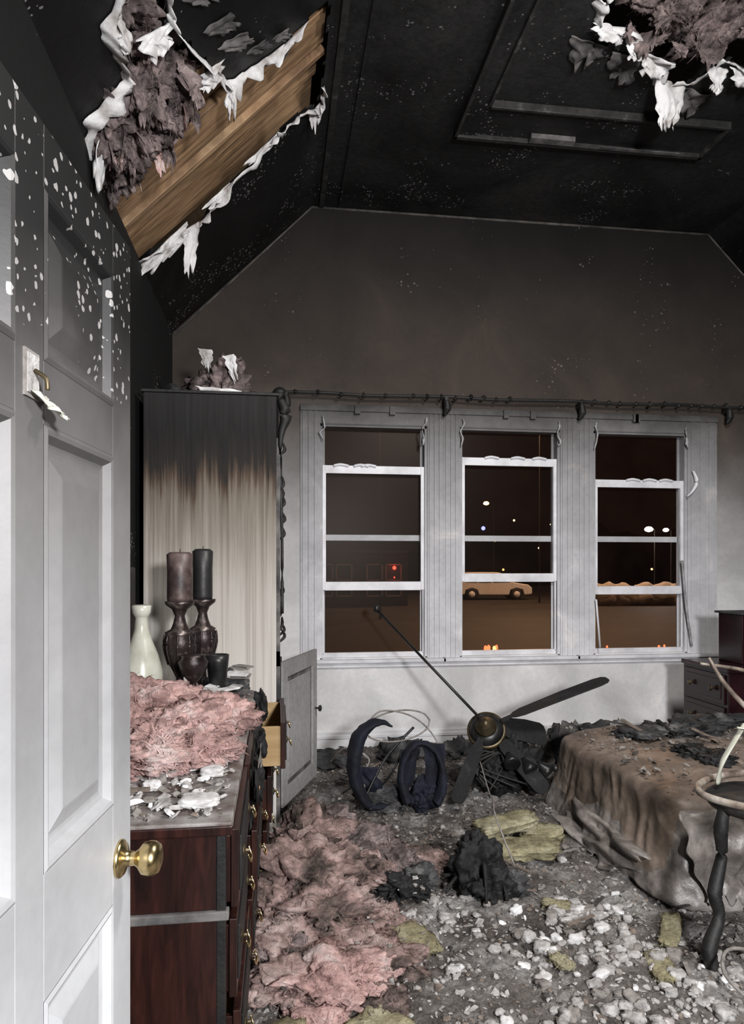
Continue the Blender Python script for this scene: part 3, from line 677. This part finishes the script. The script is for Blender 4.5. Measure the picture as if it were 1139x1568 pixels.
# ------------------------------------------------------------------ rubble (one object)
RB=MB(); nx,ny=330,300; vs=[];fs=[]
for j in range(ny+1):
    for i in range(nx+1):
        x=XL+.01+(3.9-XL)*i/nx; y=1.2+(YB-.01-1.2)*j/ny
        vs.append((x,y,H(x,y)-.002+.010*noise.noise(Vector((x*45,y*45,1)))+.006*noise.noise(Vector((x*90,y*90,2)))))
for j in range(ny):
    for i in range(nx):
        a=j*(nx+1)+i; fs.append((a,a+1,a+nx+2,a+nx+1))
RB.add(vs,fs,m_rub,True)
def pick(x,y):
    w=.16+.7*noise.noise(Vector((x*2.6,y*2.6,7)))
    if y<2.9: w+=.08
    if y<2.5 and x>.4: w+=.20
    if R()<w: return m_c1
    r=R()
    return m_c2 if r<.58 else (m_c4 if r<.88 else m_c3)
chunks(RB,17000,lambda:(U(-.1,3.0),U(1.75,5.02)),lambda x,y:.003+.015*(R()**3),pick)
chunks(RB,260,lambda:(U(.0,2.8),U(1.9,5.0)),lambda x,y:U(.014,.030),pick,tilt=.35)
cl=[(U(.45,1.9),U(1.95,2.8)) for _ in range(26)]
for i in range(650):
    if R()<.6: c=random.choice(cl); x,y=random.gauss(c[0],.08),random.gauss(c[1],.06)
    else: x,y=U(.3,2.2),U(2.2,4.9)
    if x<.3 or y<1.8: continue
    s=.005+.024*R()**1.6; fluff(RB,(x,y,H(x,y)+s*.15),(s,s*U(.5,1),s*U(.4,.7)),random.choice((m_c1,m_c1,m_c1,m_paper,m_c2)) if y<2.9 else random.choice((m_c1,m_c2,m_rub)),400+i,sub=3,amp=.30,fine=.25,rot=U(0,3),tilt=U(-.4,.4),freq=1.3,box=random.choice((0,4,6)))
for i in range(60):
    x,y=U(.1,3.2),U(3.0,5.0)
    if R()<.2: x,y=U(.6,2.2),U(2.0,3.2)
    l=U(.03,.12); Mx=Matrix.Translation((x,y,H(x,y)+.015+U(0,.03)))@Matrix.Rotation(U(0,6.28),4,'Z')@Matrix.Rotation(U(-.3,.3),4,'Y')
    RB.box(-l,l,-U(.003,.012),U(.003,.012),-.003,.003,random.choice((m_c3,m_c3,m_c4,m_c2)),Mx)
for i in range(12):
    x=U(.3,3.3); fluff(RB,(x,U(4.76,4.92),.12),(U(.1,.22),U(.07,.12),U(.05,.11)),random.choice((m_ash,m_ash,m_rub)),150+i,sub=4,amp=.6,fine=.4)
for i in range(8):
    fluff(RB,(U(1.75,2.7),U(4.3,4.6),.2),(U(.12,.22),U(.08,.14),U(.1,.18)),random.choice((m_ash,m_rub)),170+i,sub=4,amp=.6,fine=.4)
RB.obj('rubble_debris')

# ------------------------------------------------------------------ fallen ceiling fan
fan=empty('ceiling_fan')
hub=Vector((1.26,4.10,.46))
Mh=Matrix.Translation(hub)@Matrix.Rotation(D2(-28),4,'Y')@Matrix.Rotation(D2(50),4,'X')
mb=MB()
mb.lathe([(.03,-.14),(.06,-.13),(.085,-.10),(.095,-.07),(.10,-.06),(.105,-.045),(.105,.0),(.085,.025),(.06,.035),(.03,.04)],m_blackmetal,Mh,32)
mb.lathe([(.11,-.05),(.118,-.045),(.118,-.005),(.11,.0)],m_brassdull,Mh,32)
mb.lathe([(.05,.035),(.065,.045),(.06,.06),(.03,.075),(.02,.12)],m_brassdull,Mh,24)
ch(mb,'motor_housing',fan,0)
def blade(mb,a,b,nrm,w,mat):
    a=Vector(a);b=Vector(b);d=(b-a);L=d.length;d.normalize();s=d.cross(Vector(nrm)).normalized();n=s.cross(d)
    pr=[(0,.018),(.10,.02),(.13,.6*w),(.2,.85*w),(.6,w),(.9,w*.98),(.97,w*.8),(1,w*.4)]
    vs=[];fs=[]
    for t,ww in pr:
        p=a+d*L*t-Vector((0,0,.02))*t*t
        vs+=[p-s*ww+n*.004,p+s*ww+n*.004,p+s*ww-n*.004,p-s*ww-n*.004]
    for k in range(len(pr)-1):
        for i in range(4): fs.append((k*4+i,k*4+(i+1)%4,k*4+4+(i+1)%4,k*4+4+i))
    fs+=[(0,1,2,3),tuple(len(vs)-1-i for i in range(4))]
    mb.add(vs,fs,mat)
mb=MB()
blade(mb,hub+Vector((.08,-.03,.06)),(1.99,4.0,.79),(-.35,-.08,1),.07,m_cloth)
blade(mb,hub+Vector((-.04,-.04,-.03)),(1.00,3.82,.14),(-.5,-.9,.8),.045,m_cloth)
blade(mb,hub+Vector((.05,-.03,-.03)),(1.55,3.88,.16),(.4,-1,.5),.06,m_cloth)
blade(mb,hub+Vector((.06,.0,.02)),(1.66,4.15,.42),(.1,-.9,.6),.075,m_cloth)
ch(mb,'blades',fan,.001)
mb=MB()
mb.tube([hub+Vector((-.02,.0,.05)),(.67,4.70,1.16)],.009,m_blackmetal,10,sub=1)
mb.lathe([(.012,-.02),(.02,-.01),(.022,.02),(.012,.03)],m_blackmetal,Matrix.Translation((.67,4.70,1.16)),14)
ch(mb,'downrod',fan,0)
mb=MB()
fluff(mb,(1.42,4.14,.24),(.14,.12,.16),m_cloth,201,amp=.6,fine=.3,sub=5)
fluff(mb,(1.30,4.08,.2),(.10,.09,.10),m_cloth,202,amp=.6,fine=.3,sub=5)
for sg in range(4):
    a=Vector((1.36+.09*sg,3.99,.34-.03*sg)); mb.lathe([(.015,0),(.02,.02),(.045,.06),(.05,.09),(.04,.09)],m_blackmetal,Matrix.Translation(a)@Matrix.Rotation(D2(120+20*sg),4,'X')@Matrix.Rotation(sg*.4,4,'Y'),14)
for i in range(8):
    mb.tube([(1.3+U(-.1,.1),4.05,.35),(1.3+U(-.2,.25),3.98,.28),(1.3+U(-.25,.3),3.92,.15)],.006,m_black,6)
ch(mb,'burned_light_kit',fan,0)

hc=empty('folding_saucer_chair')
def ring(cx,cy,cz,rx,rz,ry,t0,t1,n=16):
    return [(cx+rx*math.cos(t),cy+ry*math.sin(t),cz+rz*math.sin(t)) for t in [t0+(t1-t0)*i/n for i in range(n+1)]]
def taper(n,r0,r1): return [r0+(r1-r0)*math.sin(math.pi*i/n) for i in range(n+1)]
mb=MB()
mb.tube(ring(.58,3.95,.32,.15,.235,.02,D2(62),D2(292)),taper(16,.006,.040),m_navy,20,flat=2.2,up=Vector((0,1,0)),sub=6)
mb.tube(ring(.82,3.90,.25,.12,.19,.02,D2(-50),D2(225)),taper(16,.030,.018),m_navy,20,flat=1.8,up=Vector((0,1,0)),sub=6)
mb.crumple(.009,9); mb.crumple(.004,30)
# slack fabric hanging from the hoops
flap(mb,(.89,3.92,.43),(1,.1,0),(.02,-.05,-1),.13,.36,.04,301,m_navy,20,.25)
flap(mb,(.76,3.95,.40),(1,.2,0),(-.15,-.05,-1),.12,.34,.05,302,m_navy,20,.3)
flap(mb,(.50,3.97,.30),(1,-.2,0),(.25,-.1,-1),.13,.22,.06,303,m_navy,20,.3)
fluff(mb,(.84,3.94,.13),(.08,.05,.09),m_navy,211,amp=.5,fine=.3,sub=5)
fluff(mb,(.60,4.02,.10),(.12,.10,.06),m_ash,212,amp=.6,fine=.3,sub=5)
ch(mb,'cushion',hc,0)
mb=MB()
pts=[(.70+.19*math.cos(t*.5236),4.02+.1*math.sin(t*.5236),.52+.07*math.sin(t*.5236+.4)) for t in range(12)]
mb.tube(pts+pts[:1],.005,m_c2,8)
mb.tube([(.5,4.0,.5),(.6,4.05,.60),(.8,4.05,.56),(.93,3.98,.42),(.96,3.92,.2)],.005,m_c2,8)
mb.tube([(.46,3.9,.08),(.62,4.0,.33),(.8,4.05,.5)],.008,m_blackmetal,8)
mb.tube([(.55,4.05,.10),(.66,4.0,.25),(.72,4.02,.36)],.007,m_blackmetal,8)
ch(mb,'hoop_frame',hc,0)

mb=MB()
fluff(mb,(.87,2.98,.13),(.10,.10,.13),m_cloth,221,amp=.6,fine=.25,sub=5)
fluff(mb,(.97,2.93,.07),(.10,.08,.06),m_ash,222,amp=.6,fine=.3,sub=5)
fluff(mb,(.90,2.9,.09),(.09,.09,.08),m_cloth,223,amp=.6,fine=.3,sub=5)
for i in range(6):
    a=U(0,6.28); mb.tube([(.88,2.93,.14),(.88+.11*math.cos(a),2.93+.09*math.sin(a),.14+U(-.05,.08)),(.88+.17*math.cos(a),2.9+.12*math.sin(a),.06)],[.010,.009,.005],m_cloth,6)
mb.obj('burned_backpack')
mb=MB(); fluff(mb,(.54,2.95,.07),(.10,.10,.05),m_cloth,231,amp=.6,fine=.3,sub=5); fluff(mb,(.60,3.02,.07),(.09,.09,.05),m_ash,232,amp=.6,fine=.3,sub=5); mb.obj('scorched_clothes')
mb=MB()
mb.tube([(1.20,4.05,.30),(1.12,3.6,.25),(1.05,3.3,.30),(.98,3.05,.32),(1.02,2.9,.15)],.004,m_c2,7)
mb.tube([(.35,4.7,.12),(.45,4.6,.25),(.6,4.55,.18),(.5,4.4,.12),(.4,4.5,.11)],.006,m_c1,7)
mb.tube([(1.5,2.0,.06),(1.45,2.1,.12),(1.55,2.2,.14),(1.75,2.15,.10),(1.9,2.0,.08)],.006,m_c2,7)
mb.obj('electrical_cord')

# ------------------------------------------------------------------ covered bed on the right
bm=bmesh.new(); bmesh.ops.create_cube(bm,size=1)
bmesh.ops.subdivide_edges(bm,edges=bm.edges[:],cuts=100,use_grid_fill=True)
bx0,bx1,by0,by1,bz=1.66,3.35,2.72,4.05,.47
for v in bm.verts:
    q=v.co.copy(); e=10
    l=(abs(q.x*2)**e+abs(q.y*2)**e+abs(q.z*2)**e)**(1/e); q=q/l if l>0 else q
    x=(bx0+bx1)/2+q.x*(bx1-bx0); y=(by0+by1)/2+q.y*(by1-by0); z=bz/2+q.z*bz
    side=max(abs(q.x),abs(q.y)); t=1-z/bz
    w=noise.noise(Vector((x*3,y*3,z*2)))*.12
    fold=.022*noise.noise(Vector(((x+w)*6,(y+w)*6,z*2.5)))+.012*(1-2*abs(noise.noise(Vector(((x+w)*11,(y+w)*11,z*4)))))+.003*noise.noise(Vector((x*40,y*40,z*30)))
    if side>.42:
        k=fold*(.5+1.2*t)+.13*t*t
        d=Vector((q.x,q.y,0)).normalized(); x+=d.x*k; y+=d.y*k
    z+=.030*noise.noise(Vector((x*2.6,y*2.6,2)))+.011*(1-2*abs(noise.noise(Vector((x*6,y*6,2)))))+.003*noise.noise(Vector((x*40,y*40,2)))
    v.co=(x,y,max(z,.005))
me=bpy.data.meshes.new('bed'); bm.to_mesh(me); bm.free()
me.materials.append(m_card); me.materials.append(m_sheet)
for f in me.polygons:
    c=f.center; f.use_smooth=True
    k=noise.noise(Vector((c.x*3,c.y*3,c.z*3)))*.25+noise.noise(Vector((c.x*14,c.y*14,c.z*14)))*.06
    f.material_index=0 if ((c.z>.17+k*.7 and c.x<2.05+k and c.y>2.76) or (c.z>.40 and k>-.03)) else 1
bed=bpy.data.objects.new('covered_bed',me); bpy.context.scene.collection.objects.link(bed)
mb=MB()
flap(mb,(1.60,3.25,.20),(0,1,0),(-.55,0,-1),.85,.17,.02,83,m_sheet,24,.5)
flap(mb,(1.85,2.68,.44),(1,0,0),(-.05,-.22,-1),.4,.36,.03,82,m_sheet,24,.4)
mb.obj('torn_sheet',parent=bed,solid=.002)
mb=MB()
chunks(mb,900,lambda:(U(1.70,3.2),U(2.76,4.0)),lambda x,y:.004+.020*(R()**2.5),lambda x,y:random.choice((m_c3,m_c2,m_c2,m_c4)),hf=lambda x,y:.485)
for i in range(9):
    fluff(mb,(U(1.95,3.0),U(3.7,4.0),.5),(U(.08,.16),U(.06,.12),U(.02,.05)),random.choice((m_ash,m_black)),240+i,sub=4,amp=.6,fine=.4)
for i in range(4):
    fluff(mb,(U(2.1,2.5),U(2.95,3.4),.50),(U(.05,.10),U(.04,.07),U(.02,.04)),random.choice((m_cloth,m_black)),260+i,sub=4,amp=.6,fine=.4)
for i in range(12):
    x,y=U(2.0,2.9),U(2.9,3.9); Mx=Matrix.Translation((x,y,.52))@Matrix.Rotation(U(0,6.28),4,'Z')@Matrix.Rotation(U(-.4,.4),4,'Y')
    mb.box(-U(.05,.14),U(.05,.14),-.012,.012,-.004,.004,random.choice((m_black,m_c3,m_c4)),Mx)
mb.obj('burned_bedding',parent=bed)

ns=empty('chest_of_drawers')
mb=MB(); a0,a1,b0,b1,zt=2.86,3.4,4.10,4.60,.80
mb.box(a0,a1,b0,b1,.08,zt-.03,m_burg); mb.box(a0-.02,a1+.02,b0-.02,b1,zt-.03,zt,m_burg)
for x in (a0+.02,a1-.06):
    for y in (b0+.02,b1-.06): mb.box(x,x+.04,y,y+.04,0,.08,m_burg)
ch(mb,'body',ns,.005)
mb=MB()
for z0,z1 in ((.12,.32),(.34,.54),(.56,.75)):
    mb.box(a0-.012,a0,b0+.03,b1-.03,z0,z1,m_burg); mb.box(a0-.016,a0-.012,b0+.06,b1-.06,z0+.03,z1-.03,m_burg)
    for y in (b0+.13,b1-.13): mb.lathe([(.008,0),(.008,.012),(.018,.018),(.02,.026),(.008,.032)],m_brassdull,Matrix.Translation((a0-.016,y,(z0+z1)/2))@Matrix.Rotation(D2(-90),4,'Y'),14)
ch(mb,'drawers',ns,.003)
mb=MB(); mb.box(3.06,3.35,4.25,4.5,zt+.0,zt+.33,m_burg); mb.box(3.08,3.33,4.24,4.25,zt+.03,zt+.17,m_black); mb.box(3.08,3.33,4.24,4.25,zt+.19,zt+.31,m_black); mb.box(3.04,3.37,4.23,4.52,zt+.33,zt+.345,m_ash); mb.obj('jewelry_box',bevel=.006)

c=empty('bentwood_armchair')
mb=MB()
mb.tube([(1.50,2.22,.03),(1.49,2.24,.12),(1.54,2.26,.22),(1.53,2.27,.30),(1.57,2.29,.42),(1.56,2.28,.52),(1.58,2.28,.62)],[.020,.027,.019,.026,.019,.025,.018],m_black,10)
mb.tube([(1.95,2.15,.03),(1.93,2.2,.3),(1.90,2.22,.62)],.024,m_black,10)
mb.tube([(1.98,2.55,.03),(1.96,2.5,.3),(1.93,2.48,.63)],.022,m_black,10)
ch(mb,'legs',c,0)
m_bent=nmat('scorched_bentwood',[(.35,(.05,.038,.03)),(.5,(.20,.16,.13)),(.68,(.46,.42,.37))],9,5,.5,.001)
mb=MB()
mb.tube([(1.84,2.06,.635),(1.66,2.11,.635),(1.55,2.20,.635),(1.51,2.31,.635),(1.57,2.42,.635),(1.70,2.49,.64),(1.88,2.52,.64)],.013,m_bent,10)
mb.tube([(1.63,2.40,.64),(1.64,2.39,.72),(1.69,2.39,.80),(1.74,2.40,.86)],[.012,.014,.012,.01],m_cream,10,flat=.5)
mb.tube([(1.70,2.39,.85),(1.75,2.36,.84),(1.84,2.3,.78)],[.008,.011,.011],m_cream,10,flat=.5)
mb.tube([(1.98,2.98,1.03),(2.03,2.96,.93),(2.12,2.94,.82),(2.2,2.9,.74)],[.006,.010,.012,.012],m_bent,10)
mb.tube([(1.95,3.0,1.0),(2.10,2.97,.98),(2.22,2.95,.95)],[.006,.009,.009],m_bent,10)
ch(mb,'arm_rails',c,0)
mb=MB()
mb.lathe([(.02,-.02),(.19,-.02),(.20,-.005),(.20,.01),(.18,.02),(.02,.015)],m_black,Matrix.Translation((1.75,2.30,.60)),32)
ch(mb,'seat',c,0)

# ------------------------------------------------------------------ outside
GZ=-.6
m_asph=nmat('night_asphalt',[(.3,(.010,.009,.008)),(.5,(.025,.021,.018)),(.7,(.05,.044,.036))],.35,8,.7)
mb=MB(); mb.box(-60,160,YB+.4,220,GZ-.2,GZ,m_asph); mb.obj('ground')
m_carp=plain('silver_car_paint',(.85,.83,.80),.35,0)
m_tire=plain('tyre_rubber',(.012,.012,.012),.8)
m_cglass=plain('car_glass',(.01,.01,.012),.1)
m_roof=plain('dark_roof',(.012,.011,.011),.8)
def car(name,loc,rot,paint):
    e=empty(name,loc); e.rotation_euler=(0,0,rot)
    body=[(-2.3,.35),(-2.35,.75),(-2.25,1.0),(-1.95,1.62),(-1.6,1.72),(.2,1.72),(.55,1.62),(1.25,1.08),(2.1,.95),(2.35,.75),(2.35,.35),(1.85,.3),(1.75,.62),(1.35,.72),(.98,.6),(.9,.3),(-1.0,.3),(-1.1,.6),(-1.45,.72),(-1.82,.6),(-1.9,.32)]
    m=MB(); m.prism(body,-.9,.9,paint); m.obj('body',parent=e,bevel=.06)
    m=MB()
    for y in (-.91,.89):
        m.prism([(-1.85,1.1),(-1.72,1.55),(-1.1,1.6),(-1.1,1.08)],y,y+.02,m_cglass)
        m.prism([(-1.02,1.08),(-1.02,1.6),(-.2,1.6),(-.2,1.08)],y,y+.02,m_cglass)
        m.prism([(-.12,1.08),(-.12,1.6),(.35,1.58),(.95,1.1)],y,y+.02,m_cglass)
    m.add([(-2.27,-.75,1.05),(-2.27,.75,1.05),(-2.0,.7,1.58),(-2.0,-.7,1.58)],[(0,1,2,3)],m_cglass)
    m.obj('windows',parent=e)
    m=MB()
    for x in (1.37,-1.45):
        for y in (-.92,.70):
            m.lathe([(.1,0),(.24,.0),(.34,.02),(.35,.1),(.34,.2),(.24,.22),(.1,.22)],m_tire,Matrix.Translation((x,y+.22,.35))@Matrix.Rotation(D2(90),4,'X'),24)
            m.lathe([(.02,0),(.2,0),(.2,.02),(.02,.02)],m_carp,Matrix.Translation((x,y-.005+(.23 if y>0 else 0),.35))@Matrix.Rotation(D2(90),4,'X'),16)
    m.obj('wheels',parent=e)
    m=MB()
    for y in (-.82,.6): m.box(-2.37,-2.28,y,y+.22,.8,1.0,plain('lamp_lens',(.2,.02,.02),.2))
    m.obj('tail_lights',parent=e)
car('car',(13.4,42.5,GZ),D2(-4),m_carp)
hs=empty('house'); m_sid=plain('dark_siding',(.05,.036,.030),.8); m_trimw=plain('house_trim',(.60,.50,.45),.7)
mb=MB(); mb.box(-9,6.8,36,44,GZ,2.3,m_sid); mb.prism([(-9.5,2.3),(7.3,2.3),(6.3,4.4),(-8.5,4.4)],35.6,44.4,m_roof); ch(mb,'body',hs,0)
mb=MB()
for x in (-5.5,-2,2.0,3.0,4.6,5.6):
    for a,b,c_,d in ((x,x+.06,.2,1.9),(x+.8,x+.86,.2,1.9),(x,x+.86,1.84,1.9),(x,x+.86,.2,.26),(x,x+.86,1.02,1.08)): mb.box(a,b,35.92,35.99,c_-.3,d-.3,m_trimw)
mb.box(-9,6.8,35.8,36,2.2,2.32,m_trimw)
ch(mb,'windows',hs,0)
m_snow=plain('dirty_snow',(.62,.58,.52),.9)
mb=MB()
for i in range(15):
    x=16.0+i*.45; fluff(mb,(x,35.2+U(-.2,.2),-.15),(.8,.6,U(.55,.75)),m_snow,700+i,sub=3,amp=.25,fine=.12)
mb.obj('snow_bank')
mb=MB(); m_tree=plain('night_foliage',(.012,.011,.008),.9)
for i in range(12): fluff(mb,(U(5,90),U(95,120),2),(U(6,10),4,U(3,6)),m_tree,300+i,sub=3)
mb.obj('distant_trees')
m_pole=plain('dark_pole',(.006,.006,.006),.9)
def lamp(name,x,y,z,col,power,es,r=.18):
    e=empty(name,(x,y,GZ)); m=MB()
    m.lathe([(.06,0),(.04,.3),(.02,z-GZ-.1),(.02,z-GZ)],m_pole,None,10); m.tube([(0,0,z-GZ),(-.3,-.3,z-GZ+.1),(-.7,-.7,z-GZ+.05)],.02,m_pole,8); m.obj('pole',parent=e)
    m=MB(); m.lathe([(.05,-r*.6),(r*.8,-r*.4),(r,0),(r*.6,r*.5),(.03,r*.6)],emis(name+'_bulb',col,es),Matrix.Translation((-.8,-.8,z-GZ)),14); m.obj('bulb',parent=e)
    if power:
        l=bpy.data.lights.new(name+'_light','POINT'); l.energy=power; l.color=col; l.shadow_soft_size=.3
        o=bpy.data.objects.new('light',l); bpy.context.scene.collection.objects.link(o); o.parent=e; o.location=(-1,-1,z-GZ-.5)
lamp('house_fill_lamp',15.6,49.0,6.0,(1,.62,.25),0,10,.22)
lamp('house_fill_lamp',21.8,38.0,3.6,(1,.93,.85),0,70,.24)
lamp('house_fill_lamp',23.2,38.6,3.6,(1,.93,.85),250,70,.17)
lamp('house_fill_lamp',15.0,38.5,11.5,(1,.66,.38),5500,6)
lamp('house_fill_lamp',20.5,33.0,10.5,(1,.62,.36),1700,10)
lamp('house_fill_lamp',4.0,27.0,8.5,(1,.6,.35),300,10)  # unseen lamp above the window view, added to brighten the house front
mb=MB()
for x,y,z,cc,r in ((25,78,4.5,(1,.6,.2),.14),(28,80,7,(1,.7,.3),.13),(31,76,6.3,(1,.8,.5),.13),(23,76,5.8,(.15,.2,1),.24),(6.05,35.8,1.4,(1,.05,.03),.10),(6.05,35.8,.9,(1,.05,.03),.04),(30,70,3.2,(1,.9,.8),.22),(46,70,2.5,(.9,1,.95),.16),(50,74,2.6,(1,.3,.1),.16),(20,60,1.2,(1,.4,.1),.10),(35,90,4,(1,.8,.5),.14),(44,68,3.6,(1,.9,.7),.14),(41,72,1.2,(1,.5,.2),.12)):
    mb.lathe([(.02,-r),(r*.8,-r*.6),(r,0),(r*.8,r*.6),(.02,r)],emis('distant_light',cc,7),Matrix.Translation((x,y,z)),10)
mb.obj('distant_lights')
mb=MB(); m_fl=emis('red_light',(1,.08,.03),10); m_fo=emis('orange_light',(1,.30,.08),12)  # small red and orange glows at ground level, source not identified
for x,y,mm,r in ((5.05,16.5,m_fl,.04),(5.16,16.6,m_fl,.045),(5.24,16.4,m_fo,.04),(5.36,16.6,m_fl,.035),(8.0,16.1,m_fl,.02),(9.3,16.0,m_fl,.03),(9.5,16.1,m_fl,.02)):
    mb.lathe([(.02,0),(r,.02),(r,.08),(.02,.12)],mm,Matrix.Translation((x,y,GZ)),10)
mb.obj('ground_lights')

# ------------------------------------------------------------------ lighting
w=bpy.data.worlds.new('night'); bpy.context.scene.world=w; w.use_nodes=True
w.node_tree.nodes['Background'].inputs[0].default_value=(.016,.007,.005,1); w.node_tree.nodes['Background'].inputs[1].default_value=.35
def area(name,loc,target,size,power,col):
    l=bpy.data.lights.new(name,'AREA'); l.energy=power; l.size=size; l.color=col
    o=bpy.data.objects.new(name,l); bpy.context.scene.collection.objects.link(o); o.location=loc
    o.rotation_euler=(Vector(target)-Vector(loc)).to_track_quat('-Z','Y').to_euler(); return o
area('camera_fill_light',(.9,-1.2,2.0),(1.1,4,.8),.35,190,(.99,.985,1))  # added fill behind the camera, stands for no known lamp
area('room_fill_light',(1.6,1.5,3.4),(1.4,4.1,.25),.5,85,(1,.96,.925))  # added fill under the ceiling, out of view, lifts the back of the room

cam=bpy.data.cameras.new('camera'); co=bpy.data.objects.new('camera',cam); bpy.context.scene.collection.objects.link(co)
co.location=(0,0,1.45); co.rotation_euler=(D2(90),0,D2(-7.75))
cam.sensor_fit='HORIZONTAL'; cam.sensor_width=36; cam.lens=36*1065/1139; cam.shift_y=84/1139; cam.clip_end=500; cam.clip_start=.02
bpy.context.scene.camera=co
try:
    bpy.context.scene.view_settings.view_transform='Standard'
except Exception: pass
